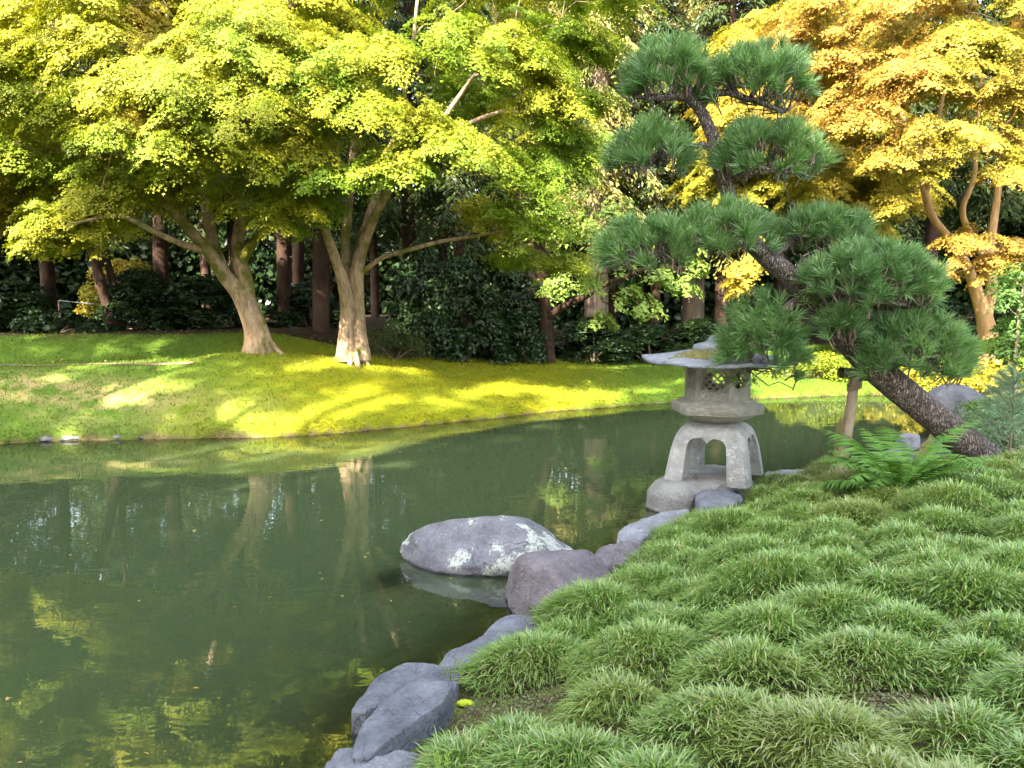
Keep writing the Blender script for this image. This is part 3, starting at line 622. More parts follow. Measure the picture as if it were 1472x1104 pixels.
# --- shrubs
def bush(name, label, base, radii, leafm, seed, n=9000, size=(.05, .09), nlump=26, group=None, cat='shrub', kind='oval', stems=7, shell=.72, flat=None):
    r = np.random.default_rng(seed); t = thing(name, base, label, cat, group); cr = Acc(); stc = Acc(); radii = np.asarray(radii)
    d = nrm(r.normal(size=(nlump, 3))); d[:, 2] = np.abs(d[:, 2]) * 1.0 - .12; lc = d * r.uniform(.55, .92, (nlump, 1)) * radii + np.array([0, 0, radii[2] * .12])
    lr = r.uniform(.24, .42, nlump) * radii.min() ** .5 * radii.mean() ** .5
    w = r.integers(0, nlump, n); e = nrm(r.normal(size=(n, 3))); e[:, 2] = np.where(e[:, 2] < -.4, -e[:, 2], e[:, 2])
    pc = lc[w] + e * (lr[w] * r.uniform(shell, 1.05, n))[:, None]; ok = pc[:, 2] > .03; pc = pc[ok]; e = e[ok]
    nv = nrm(e + np.array([0, 0, .5]) + .6 * r.normal(size=e.shape))
    (maple_leaves if kind == 'maple' else oval_leaves)(cr, pc, nv, r.uniform(size[0], size[1], len(pc)), r)
    for k in range(stems):
        j = r.integers(0, nlump); p1 = lc[j]; p0 = np.array([r.normal() * .08, r.normal() * .08, -.05]); mid = (p0 + p1) / 2 + np.array([0, 0, .1])
        tube(stc, spline([p0, mid, p1], 8), np.linspace(.03, .008, 8) * radii.mean() ** .5, 6)
    link('stems', stc.mesh('stems', True), bark_grey, t); link('foliage', cr.mesh('foliage'), leafm, t); return t
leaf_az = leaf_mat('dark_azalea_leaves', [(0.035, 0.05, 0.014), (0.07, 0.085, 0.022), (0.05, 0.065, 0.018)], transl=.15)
leaf_azy = leaf_mat('sunlit_azalea_leaves', [(0.17, 0.22, 0.016), (0.24, 0.27, 0.02), (0.13, 0.19, 0.014)], transl=.3)  # yellow-bright copy of the azalea leaf; sunlight is put into its colour
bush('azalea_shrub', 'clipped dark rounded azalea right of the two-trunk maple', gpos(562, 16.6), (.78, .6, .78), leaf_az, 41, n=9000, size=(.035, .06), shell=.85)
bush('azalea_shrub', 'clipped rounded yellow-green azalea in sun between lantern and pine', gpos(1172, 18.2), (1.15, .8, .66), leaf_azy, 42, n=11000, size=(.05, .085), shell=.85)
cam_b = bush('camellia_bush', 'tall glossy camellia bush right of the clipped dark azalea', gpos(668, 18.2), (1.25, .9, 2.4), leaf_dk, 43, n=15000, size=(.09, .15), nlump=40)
for px, Y_, sc, rz, lb in ((735, 19.0, (.9, .9, .95), 1.2, 'glossy dark camellia bush left of the leafy green tree trunk'),
                           (850, 20.5, (1.1, 1, .5), 2.4, 'low dark bush right of the leafy green tree trunk'),
                           (930, 21, (1.2, 1, .45), 3.3, 'low dark bush left of the lantern roof tip'),
                           (1010, 21.5, (1.2, 1, .5), 4.6, 'low dark bush just behind the lantern roof'),
                           (300, 19, (1.2, 1, .55), .6, 'low dark bush left of the curved maple trunk'),
                           (205, 18.2, (1.1, 1, .6), 5.0, 'low dark bush right of the leaning thin trunks'),
                           (20, 17.5, (1.2, 1, .5), 1.9, 'low dark bush at the far left behind the moss bank'),
                           (-90, 17, (1.2, 1, .6), 2.9, 'low dark bush beyond the left edge of the moss bank'),
                           (445, 20.5, (1, 1, .5), 3.9, 'low dark bush between the conifer trunks'),
                           (1300, 21, (1.2, 1, .8), 3.1, 'dark bush behind the orange maple stems'),
                           (1460, 20, (1.2, 1, .9), 3.7, 'dark bush right of the orange maple trunk'),
                           (610, 19.5, (.9, .9, 1.05), 4.4, 'tall dark bush behind the clipped dark azalea')):
    copy_thing(cam_b, gpos(px, Y_), rz, sc, lb)
rdo = bush('rhododendron_shrub', 'broad-leaved low rhododendron on the moss bank at left', gpos(80, 16.2), (.95, .6, .42), leaf_dk, 44, n=2600, size=(.11, .18), nlump=16)
bush('yellow_shrub', 'small bright yellow shrub glowing between dark trunks at left', gpos(172, 21.5), (1.0, .8, 2.1), leaf_yl, 45, n=5000, size=(.09, .14))
# far backdrop of mixed hedge-like wood
wr = np.random.default_rng(77); acc = Acc(); n = 330000
ang = wr.uniform(-.95, .95, n); dist = wr.uniform(36, 46, n); pcs = np.column_stack([np.sin(ang) * dist, np.cos(ang) * dist, 1 + wr.uniform(-.08, 1, n).clip(-.06, 1) * np.where(wr.uniform(0, 1, n) < .5, 5.5, 19)])
oval_leaves(acc, pcs, nrm(wr.normal(size=(n, 3)) + np.array([0, -.4, .4])), wr.uniform(.24, .46, n), wr, .6)
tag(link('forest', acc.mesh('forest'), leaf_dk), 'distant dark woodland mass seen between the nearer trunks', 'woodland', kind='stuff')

# --- sunlit ground cover and shrubs on the right bank
leaf_gold = leaf_mat('sunlit_ground_shrubs', [(0.30, 0.26, 0.02), (0.37, 0.30, 0.03), (0.26, 0.27, 0.02)], transl=.3)
bush('spreading_shrub', 'low golden shrub in sun above the pale boulder', gpos(1352, 16.0), (1.0, .8, .55), leaf_gold, 46, n=6000, size=(.05, .09))
bush('spreading_shrub', 'low golden shrub in sun below the orange maple trunk', gpos(1440, 15.3), (.95, .7, .5), leaf_gold, 47, n=6000, size=(.05, .09))
bush('spreading_shrub', 'low golden shrub right of the clipped yellow-green azalea', gpos(1270, 18.5), (.7, .5, .4), leaf_gold, 48, n=4000, size=(.05, .09))

# shade: tall trees behind the viewer, up-sun of the near bank
def suvt(u, t): 
    e = -SUN_AZ; pr = np.array([e[1], -e[0]]); q = u * pr + t * e; return np.array([q[0], q[1], 0.3])
k = 0
for u, t, h in [(u, -9.0 - 1.6 * (i % 2), 19.4 + 1.0 * math.sin(i * 1.9)) for i, u in enumerate(np.arange(-6.0, 9, 1.2))] + [(u, -9 - 1.5 * (i % 2), 12.4 + .8 * math.sin(i * 2.7)) for i, u in enumerate(np.arange(-10.2, -6.5, 1.25))] + [(u, -8 - 1.5 * (i % 2), 17.3 + 1.2 * math.sin(i * 2.3)) for i, u in enumerate(np.arange(-22, -14.1, 1.8))] + [(u, -8.6 - 1.2 * (i % 2), 13.3 + .9 * math.sin(i * 1.7)) for i, u in enumerate(np.arange(-13.8, -10.6, 1.35))]:
    k += 1; o = copy_thing(con, suvt(u, t), k * 1.3, (1.1, 1.1, h / 17.0), 'tall conifer behind the viewer, shading the near bank', 'shade trees behind the viewer')

# ------------------------------------------------------------------ stones
def fbm3(p, s, seed, octs=4):
    o = np.empty(len(p)); off = Vector((seed * 3.1, seed * 1.7, seed * .9))
    for i, v in enumerate(p): o[i] = mnoise.fractal(Vector(v) * s + off, 1.0, 2.1, octs)
    return o
SLABS = []
def slab_rock(name, label, outline_px, ztop, mat, seed, bottom=-.35, bulge=.03, edge=.05, tilt=(0, 0), bpow=2.4, rough=.02, flare=1.06, group='stones edging the near bank', cat='stone', na=72, crack=None):
    """stone whose upper face follows a traced outline laid at its own height; sides run down below the water or soil"""
    W = np.array([G(px, py, ztop)[:2] for px, py in outline_px]); c = W.mean(0); SLABS.append(W)
    cl = np.vstack([W, W[:1]]); seg = np.linalg.norm(np.diff(cl, axis=0), axis=1); s = np.concatenate([[0], np.cumsum(seg)]); u = np.linspace(0, s[-1], na, endpoint=False)
    ring = np.stack([np.interp(u, s, cl[:, 0]), np.interp(u, s, cl[:, 1])], 1)
    ring = (ring * 6 + np.roll(ring, 1, 0) + np.roll(ring, -1, 0)) / 8
    rows = []; ks = [0.04, .12, .22, .34, .46, .58, .69, .79, .87, .93, .97]
    for k in ks:
        q = c + (ring - c) * k; z = ztop + bulge * (1 - k ** bpow) + (q - c) @ np.array(tilt); rows.append(np.column_stack([q, z]))
    z1 = ztop + (ring - c) @ np.array(tilt)
    for k, dz in ((1.0, .35), (1.012, 1.0)): rows.append(np.column_stack([c + (ring - c) * k, z1 - edge * dz * .5]))
    for f in np.linspace(.12, 1, 9): rows.append(np.column_stack([c + (ring - c) * (1.012 + (flare - 1.012) * f), z1 * (1 - f) + bottom * f - edge * .5 * (1 - f)]))
    V = np.concatenate(rows); nr = len(rows); I = np.arange(nr * na).reshape(nr, na); J = np.roll(I, -1, 1)
    F = np.stack([I[:-1], I[1:], J[1:], J[:-1]], -1).reshape(-1, 4)
    a = fbm3(V, 4.5, seed, 6); b = fbm3(V, 17, seed + 5, 4); rid = np.abs(fbm3(V, 2.1, seed + 9, 3))
    V = V + nrm(np.column_stack([V[:, :2] - c, np.full(len(V), .12)])) * (a * rough * .8)[:, None] + np.array([0, 0, 1]) * (a * rough * .7 + b * rough * .35 - rid * rough * .9)[:, None]
    V = np.vstack([V, [*c, ztop + bulge]]); F3 = np.stack([I[0], J[0], np.full(na, nr * na)], -1)
    org = np.array([c[0], c[1], 0]); o = link(name, mesh_np(name, V - org, [F, F3], True), mat); o.location = org
    o.data.set_sharp_from_angle(angle=math.radians(38))
    return tag(o, label, cat, group)
def boulder(name, label, loc, size, mat, seed, rotz=0, rough=.10, cuts=5, sub=5, sink=.35, group=None, cat='boulder', power=2.3):
    bm = bmesh.new(); bmesh.ops.create_icosphere(bm, subdivisions=sub, radius=1)
    V = np.array([v.co[:] for v in bm.verts]); F = np.array([[v.index for v in f.verts] for f in bm.faces]); bm.free()
    V = V / (np.abs(V) ** power).sum(1, keepdims=True) ** (1 / power)
    r = np.random.default_rng(seed)
    for _ in range(cuts):
        n = nrm(r.normal(size=3)); n[2] = abs(n[2]) * .8; n = nrm(n); dcut = r.uniform(.68, .88); e = V @ n - dcut; V = V - n * (np.clip(e, 0, 9) * .85)[:, None]
    a = fbm3(V, 1.5, seed, 5); b = fbm3(V, 6, seed + 3, 4)
    V = V * (1 + rough * a + rough * .22 * b)[:, None] * np.array(size)
    V[:, 2] += size[2] * (1 - 2 * sink) * 1.0
    o = link(name, mesh_np(name, V, F, True), mat); o.location = [float(v) for v in loc]; o.rotation_euler = (0, 0, rotz)
    return tag(o, label, cat, group)
st_blue = stone_mat('bluegrey_stone', (0.075, 0.08, 0.094), (0.29, 0.298, 0.325), scale=1.3, rough=.7)
st_blue2 = stone_mat('pale_grey_stone', (0.15, 0.155, 0.17), (0.38, 0.385, 0.40), scale=1.2, speck=(.5, .5, .5))
st_purple = stone_mat('purple_stone', (0.085, 0.072, 0.074), (0.27, 0.232, 0.236), scale=1.0, speck=(.42, .38, .39))
st_lich = stone_mat('lichen_stone', (0.085, 0.082, 0.09), (0.285, 0.276, 0.292), lichen=(0.50, 0.52, 0.43), lich_lo=.535, lich_hi=.56, lscale=2.6, speck=(.42, .41, .42))
st_far = stone_mat('far_stone', (0.10, 0.095, 0.085), (0.30, 0.28, 0.25), scale=1.5, wet=True)
slab_rock('edging_stone', 'pale grey edging stone cut by the bottom of the picture', [(468, 1100), (482, 1082), (512, 1078), (560, 1087), (604, 1091), (625, 1110), (600, 1165), (490, 1165)], .12, st_blue2, 1, rough=.03)
slab_rock('edging_stone', 'dark slate-blue slab lapping over the slab behind it, wedge-shaped front', [(505, 1072), (519, 1039), (554, 1003), (603, 986), (652, 992), (640, 1012), (597, 1036), (562, 1056), (530, 1077)], .21, st_blue, 2, tilt=(.10, .10), rough=.014, flare=1.10, edge=.018, bulge=.006)
slab_rock('edging_stone', 'dark slate-blue slab jutting furthest over the water', [(505, 1014), (512, 1000), (543, 971), (581, 952), (630, 957), (661, 968), (656, 990), (605, 990), (562, 1000), (528, 1020)], .15, st_blue, 3, tilt=(.05, .03), rough=.013, edge=.02, bulge=.008)
slab_rock('edging_stone', 'long blue-grey slab beside the tuft of upright grass', [(628, 954), (642, 934), (684, 917), (703, 899), (734, 883), (773, 890), (779, 908), (742, 921), (703, 941), (668, 955), (646, 957)], .13, st_blue, 4, rough=.016, tilt=(.05, 0), edge=.02, bulge=.01)
slab_rock('edging_stone', 'flat grey stone between the boulders and the lantern plinth', [(887, 765), (908, 752), (938, 741), (965, 733), (992, 729), (990, 745), (945, 763), (922, 776), (888, 776)], .12, st_blue2, 5, rough=.02)
slab_rock('edging_stone', 'small low purplish stone at the right of the purple boulder', [(850, 802), (864, 789), (893, 778), (922, 779), (920, 793), (896, 809), (873, 813)], .14, st_purple, 6, rough=.02, bulge=.05)
p5 = G(800, 872, 0.02)
boulder('boulder', 'smooth purple-brown boulder against the grass, at the water', (p5[0], p5[1] + .10, 0), (.45, .36, .245), st_purple, 52, rotz=.5, rough=.07, cuts=5, sink=.30, power=2.6)
boulder('boulder', 'large lichen-spotted boulder standing in the water', (ROCK6[0], ROCK6[1], 0), (.75, .40, .27), st_lich, 59, rotz=-.08, rough=.08, cuts=6, sink=.36, power=2.15)
sh = G(566, 836, 0); so = boulder('submerged_rock', 'brown rock shelf lying just under the water left of the lichen boulder', (sh[0] + .05, sh[1], -.19), (.38, .36, .15), plain_mat('submerged_stone', (.20, .13, .04), (.42, .28, .10), 12), 60, rough=.12, sink=.5)
# lantern plinth and neighbours
slab_rock('plinth_stone', 'broad flat stone in the water carrying the stone lantern', [(930, 706), (938, 695), (962, 685), (1008, 674), (1040, 673), (1072, 680), (1084, 694), (1056, 708), (1003, 712), (985, 716), (955, 714)], .18, stone_mat('plinth_stone', (.14, .135, .12), (.34, .33, .30), speck=(.46, .46, .44)), 7, rough=.014, bulge=.085, bpow=9, edge=.03, bottom=-.4, flare=1.06, group='stones round the lantern foot')
slab_rock('edging_stone', 'blue-grey stone wedged in front of the lantern plinth', [(997, 711), (1006, 705), (1037, 701), (1060, 704), (1068, 716), (1040, 728), (1010, 726)], .20, st_blue, 8, rough=.02, group='stones round the lantern foot')
slab_rock('edging_stone', 'low grey stone between the lantern and the wooden prop', [(1100, 680), (1130, 675), (1166, 674), (1172, 684), (1140, 690), (1104, 690)], .14, st_blue2, 9, rough=.02, group='stones round the lantern foot')
b1 = G(1307, 636, .15); boulder('boulder', 'small grey rock behind the fern at the water', (b1[0], b1[1], .1), (.16, .14, .14), st_blue, 63, sub=4)
b2 = G(1290, 652, .2); boulder('boulder', 'low bluish rock under the fern fronds beside the prop', (b2[0], b2[1], .1), (.2, .16, .12), st_blue, 64, sub=4)
b3 = G(1383, 594, .3); boulder('boulder', 'pale blue-grey boulder behind the pine trunk', (b3[0], b3[1] + .3, .25), (.55, .45, .36), stone_mat('shaded_boulder_stone', (.045, .05, .062), (.15, .155, .175)), 65, sub=4, cuts=4)  # stone colour darkened to stand in for shade on this boulder
fr_ = np.random.default_rng(3)
for k, (px, py, s, lb) in enumerate(((8, 637, .20, 'pale stone at the far waterline, at the left edge of the picture'), (38, 635, .15, 'small stone at the far waterline, second from the left'), (92, 634, .26, 'longest pale stone set in the far waterline'), (132, 632, .17, 'pale stone at the right end of the far row of stones'), (64, 635, .13, 'smallest stone in the far row of stones'), (165, 632, .12, 'small stone right of the far row, below the dry turf'), (205, 631, .17, 'lone flat stone at the far waterline, right of the others'))):
    q = G(px, py, 0); boulder('edging_stone', lb, (q[0], q[1] + .12, -.01), (s, .14, .075), st_far, 70 + k, sub=3, group='stones along the far waterline', cat='stone', rotz=fr_.uniform(-.3, .3))

# ------------------------------------------------------------------ stone lantern
LY = 7.9; L0 = P(1027, 690, LY); L0[2] = .262
to_cam = nrm(-L0[:2]); rt = np.array([-to_cam[1], to_cam[0]])
yaw = lambda a: math.atan2(*(to_cam * math.cos(a) + rt * math.sin(a))[::-1])   # world heading of an angle measured from «toward camera», positive to the right
H0 = yaw(math.radians(-8)); S0 = yaw(math.radians(-13.8))
granite = stone_mat('lantern_granite', (.21, .205, .185), (.48, .465, .43), lichen=(.52, .52, .49), lich_lo=.55, lich_hi=.63, lscale=9, wet=False, scale=2.0, speck=(.52, .52, .5))
granite2 = stone_mat('lantern_smooth_granite', (.20, .19, .14), (.45, .42, .35), wet=False, scale=2.0, speck=(.46, .45, .40))
slate = stone_mat('lantern_roof_stone', (.17, .18, .20), (.40, .42, .46), wet=False, scale=1.6, speck=(.5, .5, .52))
lan = thing('stone_lantern', L0, 'grey stone lantern with wide mossy roof on arched legs at the water', 'stone lantern'); lan.scale = (1, 1, .925)
def hexr(a, R):   # distance to the side of a hexagon with corners at 30+60k
    k = (a + math.pi / 6) % (math.pi / 3) - math.pi / 6
    return R * math.cos(math.pi / 6) / np.cos(k)
hang = []
for k in range(6):
    for j in range(8): hang.append(-math.pi / 6 + (k + j / 8) * math.pi / 3)
hang = np.array(hang)
def hex_loft(rows, name, mat, parent, zoff=0, smooth=False, rotation=H0, close=True, lift=None):
    """rows: (R, z) or (R, z, roundness)"""
    V = []
    for i, row in enumerate(rows):
        R, z = row[:2]; rd = row[2] if len(row) > 2 else 0
        rr = np.array([hexr(a, R) for a in hang]) * (1 - rd) + R * .95 * rd
        zz = np.full(len(hang), z)
        if lift: zz = zz + lift(i, hang)
        V.append(np.column_stack([rr * np.cos(hang + rotation), rr * np.sin(hang + rotation), zz + zoff]))
    n = len(hang); V = np.concatenate(V); I = np.arange(len(V)).reshape(-1, n); J = np.roll(I, -1, 1)
    F = np.stack([I[:-1], J[:-1], J[1:], I[1:]], -1).reshape(-1, 4); Fs = [F]
    if close:
        V = np.vstack([V, [V[:n].mean(0)], [V[-n:].mean(0)]]); k = len(V) - 2
        Fs.append(np.concatenate([np.stack([J[0], I[0], np.full(n, k)], -1), np.stack([I[-1], J[-1], np.full(n, k + 1)], -1)]))
    return link(name, mesh_np(name, V, Fs, smooth), mat, parent)
def z_of(py, Y=LY): return P(1027, py, Y)[2] - .205
# legs: domed square block with arches cut both ways
zt = .635
def sq_ring(h, z, e, n=64):
    a = np.linspace(0, 2 * np.pi, n, endpoint=False); c, s = np.cos(a), np.sin(a); k = (np.abs(c) ** e + np.abs(s) ** e) ** (-1 / e)
    return np.column_stack([h * k * c, h * k * s, np.full(n, z)])
rows = [sq_ring(h, z, e) for h, z, e in ((.432, 0, 14), (.425, .06, 14), (.405, .2, 12), (.385, .34, 10), (.366, .43, 8), (.350, .49, 7), (.325, .545, 6), (.285, .590, 5), (.225, .618, 4), (.15, .632, 3), (.06, zt, 2))]
V = np.concatenate(rows); I = np.arange(len(V)).reshape(len(rows), 64); J = np.roll(I, -1, 1); F = np.stack([I[:-1], J[:-1], J[1:], I[1:]], -1).reshape(-1, 4)
V = np.vstack([V, [0, 0, 0], [0, 0, zt + .002]]); F3 = np.concatenate([np.stack([J[0], I[0], np.full(64, len(V) - 2)], -1), np.stack([I[-1], J[-1], np.full(64, len(V) - 1)], -1)])
base_o = link('legs', mesh_np('legs', V, [F, F3], False), granite, lan); base_o.rotation_euler = (0, 0, S0)
prof = []
wb, wt_, hs = .225, .200, .37      # arch half-width at foot and shoulder, shoulder height
prof += [(-wb, -.05), (-wb, 0), (-(wb + wt_) / 2, hs * .6), (-wt_, hs)]
for t in np.linspace(0, 1, 8)[1:]: prof.append((-wt_ + (wt_ - .10) * (1 - math.cos(t * math.pi / 2)), hs + .115 * math.sin(t * math.pi / 2)))
prof += [(-.06, hs + .117), (-.03, hs + .098), (0, hs + .062)]
prof += [(-x, z) for x, z in prof[::-1][1:]]
def prism(axis_):
    n = len(prof); A = []
    for d in (-.7, .7): A += [((d, x, z) if axis_ == 0 else (x, d, z)) for x, z in prof]
    bm = bmesh.new(); vs_ = [bm.verts.new(v) for v in A]
    for i in range(n): bm.faces.new((vs_[i], vs_[(i + 1) % n], vs_[n + (i + 1) % n], vs_[n + i]))
    bm.faces.new(vs_[:n]); bm.faces.new(vs_[n:][::-1]); bmesh.ops.recalc_face_normals(bm, faces=bm.faces[:])
    me = bpy.data.meshes.new('arch'); bm.to_mesh(me); bm.free(); o = bpy.data.objects.new('arch', me); COL.objects.link(o); o.parent = lan; o.rotation_euler = (0, 0, S0); return o
cuts_ = [prism(0), prism(1)]
for c_ in cuts_:
    md = base_o.modifiers.new('b', 'BOOLEAN'); md.operation = 'DIFFERENCE'; md.object = c_; md.solver = 'EXACT'
bpy.context.view_layer.update(); dg = bpy.context.evaluated_depsgraph_get(); nm = bpy.data.meshes.new_from_object(base_o.evaluated_get(dg))
base_o.modifiers.clear(); base_o.data = nm
for c_ in cuts_: bpy.data.objects.remove(c_)
nm.polygons.foreach_set('use_smooth', np.ones(len(nm.polygons), bool))
try: nm.set_sharp_from_angle(angle=math.radians(32))
except Exception: pass
# platform: round bowl below a hexagonal rim carved with waves
ztb = zt
rim_b, rim_t = z_of(592), z_of(577)
plat = hex_loft([(.22, ztb + .002, 1), (.29, ztb + .014, 1), (.345, ztb + .045, 1), (.385, rim_b - .035, .9), (.405, rim_b - .006, .6), (.462, rim_b - .004), (.472, rim_b + .004), (.472, rim_t - .004), (.466, rim_t), (.40, rim_t + .012), (.395, rim_t + .03), (.345, rim_t + .036), (.34, rim_t + .055), (.30, rim_t + .058)], 'platform', granite2, lan)
ac = Acc()
for k in range(6):
    a0 = H0 + k * math.pi / 3; nrmv = np.array([math.cos(a0), math.sin(a0), 0]); tv = np.array([-nrmv[1], nrmv[0], 0]); ap = .472 * math.cos(math.pi / 6) + .001
    zm = (rim_b + rim_t) / 2; hw = .205; hh = (rim_t - rim_b) / 2 - .012
    for q in ([(-hw, -hh), (hw, -hh)], [(-hw, hh), (hw, hh)], [(-hw, -hh), (-hw, hh)], [(hw, -hh), (hw, hh)]):
        pts = [nrmv * ap + tv * x + np.array([0, 0, zm + z]) for x, z in q]; tube(ac, spline(pts, 2), .0045, 5)
    for ph, am in ((0, .6), (1.2, .45), (2.6, .55)):
        s = np.linspace(-hw * .92, hw * .92, 26); tube(ac, np.array([nrmv * ap + tv * x + np.array([0, 0, zm + hh * am * math.sin(x / hw * 5.2 + ph)]) for x in s]), .0042, 5)
link('carved_wave', ac.mesh('carved_wave', True), granite2, plat)
# fire box
zb0 = rim_t + .056; zb1 = z_of(519, 7.62); R = .325; ap = R * math.cos(math.pi / 6); wf = R; th = .035
fb = Acc()
def panel(a0, hole):
    n = np.array([math.cos(a0), math.sin(a0), 0]); t = np.array([-n[1], n[0], 0]); hw = wf / 2; z0, z1 = zb0, zb1; up = np.array([0, 0, 1])
    if hole == 'rect': x = hw * .70; ha = np.array([(-x, z0 + .105), (x, z0 + .105), (x, z1 - .075), (-x, z1 - .075)]); 
    elif hole == 'slot': x = hw * .62; ha = np.array([(-x, z0 + .105), (x, z0 + .105), (x, z1 - .075), (-x, z1 - .075)])
    else: ha = None
    ang = np.linspace(0, 2 * np.pi, 40, endpoint=False) + math.pi / 4 + math.pi
    def rim(f): return np.array([f(a) for a in ang])
    def box(a, hx, hz, cz):
        k = 1 / max(abs(math.cos(a)), abs(math.sin(a))); return (hx * k * math.cos(a), cz + hz * k * math.sin(a))
    cz = (z0 + z1) / 2; outer = rim(lambda a: box(a, hw, (z1 - z0) / 2, cz))
    if ha is not None:
        cz2 = (ha[0, 1] + ha[2, 1]) / 2; inner = rim(lambda a: box(a, ha[1, 0], (ha[2, 1] - ha[0, 1]) / 2, cz2))
    else: cz2 = cz + .02; inner = rim(lambda a: (.098 * math.cos(a), cz2 + .098 * math.sin(a)))
    def W3(q, d): return np.array([n * d + t * x + up * z for x, z in q])
    V = np.concatenate([W3(outer, ap), W3(inner, ap), W3(inner, ap - th)]); I = np.arange(120).reshape(3, 40); J = np.roll(I, -1, 1)
    fb.add(V, np.stack([I[:-1], J[:-1], J[1:], I[1:]], -1).reshape(-1, 4))
    if ha is not None:   # raised frame round the opening
        for s_ in range(4):
            p, q = ha[s_], ha[(s_ + 1) % 4]; tube(fb, W3([p, q], ap + .002), .009, 4)
    return ha, n, t
lats = []
for k, hole in zip(range(6), ('rect', 'round', 'rect', 'round', 'rect', 'slot')):
    a0 = H0 + k * math.pi / 3; ha, n, t = panel(a0, hole)
    if ha is not None:
        lat = Acc(); lats.append(lat); x0, x1, z0, z1 = ha[0, 0], ha[1, 0], ha[0, 1], ha[2, 1]; w, h_ = x1 - x0, z1 - z0; stp = w / 3
        for s_ in np.arange(-h_, w + h_, stp):
            for sg in (1, -1):
                pts = [(x0 + s_ + v, v) for v in np.linspace(0, h_, 40)]; pts = [(x, z) for x, z in pts if x0 <= x <= x1]
                if len(pts) < 2: continue
                pts = [pts[0], pts[-1]]
                if sg < 0: pts = [(x0 + x1 - x, z) for x, z in pts]
                tube(lat, np.array([n * (ap - .010 + .002 * sg) + t * x + np.array([0, 0, z0 + z]) for x, z in pts]), .0095, 4)
# corner posts and plinth moulding, scalloped
for k in range(6):
    a = H0 + math.pi / 6 + k * math.pi / 3; c_ = np.array([math.cos(a), math.sin(a), 0]) * (R - .004); tube(fb, np.array([c_ + [0, 0, zb0], c_ + [0, 0, zb1]]), .012, 8)
hexf = link('fire_box', fb.mesh('fire_box'), granite2, lan); [link('lattice', l_.mesh('lattice'), granite2, hexf) for l_ in lats]
# roof
ze = z_of(521.5, 7.5); zr = z_of(495, LY)
RR = .80
rf = [(.10, ze + .012), (.30, ze + .01), (RR - .03, ze), (RR, ze + .003), (RR, ze + .038)]
for t in np.linspace(.06, 1, 12): rf.append((RR + (.27 - RR) * t, ze + .04 + (zr - ze - .04) * (t ** 1.05)))
def lift(i, a):
    k = np.abs((a + math.pi / 6) % (math.pi / 3) - math.pi / 6) / (math.pi / 6); R_ = rf[i][0]; return .035 * k ** 3 * max(0, (R_ - .3) / (RR - .3)) ** 2
roof = hex_loft(rf, 'roof', slate, lan, smooth=False, lift=lift)
me = roof.data; co_ = np.zeros(len(me.vertices) * 3); me.vertices.foreach_get('co', co_); co_ = co_.reshape(-1, 3); co_ += (fbm3(co_, 9, 4, 3) * .005)[:, None] * nrm(co_ * [1, 1, 0] + [0, 0, .6]); me.vertices.foreach_set('co', co_.ravel()); me.update()
fin = []
for r_, z in ((.265, -.01), (.272, .015), (.262, .045), (.225, .062), (.165, .075), (.125, .092), (.108, .115), (.10, .135), (.078, .152), (.04, .163), (.008, .167)): fin.append((r_, zr + z, 1))
hex_loft(fin, 'finial', slate, lan, smooth=True)
# moss cushions on the roof
mossm = plain_mat('roof_moss', (.10, .10, .025), (.30, .27, .08), 60, .95, .02)
def moss_patch(a_c, r_c, sa, sr, n, seed):
    r = np.random.default_rng(seed); ac = Acc(); bm = bmesh.new(); bmesh.ops.create_icosphere(bm, subdivisions=1, radius=1); S = np.array([v.co[:] for v in bm.verts]); Fi = np.array([[v.index for v in f.verts] for f in bm.faces]); bm.free()
    for _ in range(n):
        a = a_c + r.normal() * sa; R_ = r_c + r.normal() * sr; hx = hexr(np.array(a), 1.0) / 1.0
        t = np.clip((RR - R_) / (RR - .27), .06, 1); z = ze + .04 + (zr - ze - .04) * t ** 1.05
        q = np.array([R_ * hx * math.cos(a + H0), R_ * hx * math.sin(a + H0), z]); s = r.uniform(.010, .026); ac.add(S * np.array([s, s, s * .7]) * (1 + .2 * r.normal(size=S.shape)) + q, Fi)
    link('moss_patch', ac.mesh('moss_patch', True), mossm, roof)
moss_patch(math.radians(-8), .43, .34, .06, 560, 1); moss_patch(math.radians(-34), .60, .06, .03, 90, 2); moss_patch(math.radians(22), .40, .25, .05, 220, 3)
mt = plain_mat('rusty_metal', (.05, .035, .03), (.12, .09, .07), 40)
for a in (-58.8, 31.2, 121.2, 211.2):      # shims under the feet
    aa = yaw(math.radians(a)); q = np.array([math.cos(aa), math.sin(aa), 0]) * .46; ac = Acc(); dv = np.array([math.cos(S0), math.sin(S0), 0]); tube(ac, np.array([q - dv * .09 + [0, 0, .004], q + dv * .09 + [0, 0, .004]]), .012, 4); link('shim', ac.mesh('shim'), mt, lan)
ac = Acc(); a = np.linspace(0, 2 * np.pi, 25); c_ = P(1000, 690, 7.72) - L0; c_[2] = .03; tube(ac, np.column_stack([c_[0] + .014 * np.cos(a), np.full(25, c_[1]), c_[2] + .028 * np.sin(a)]), .005, 6, cap=False); link('ring', ac.mesh('ring', True), mt, lan)

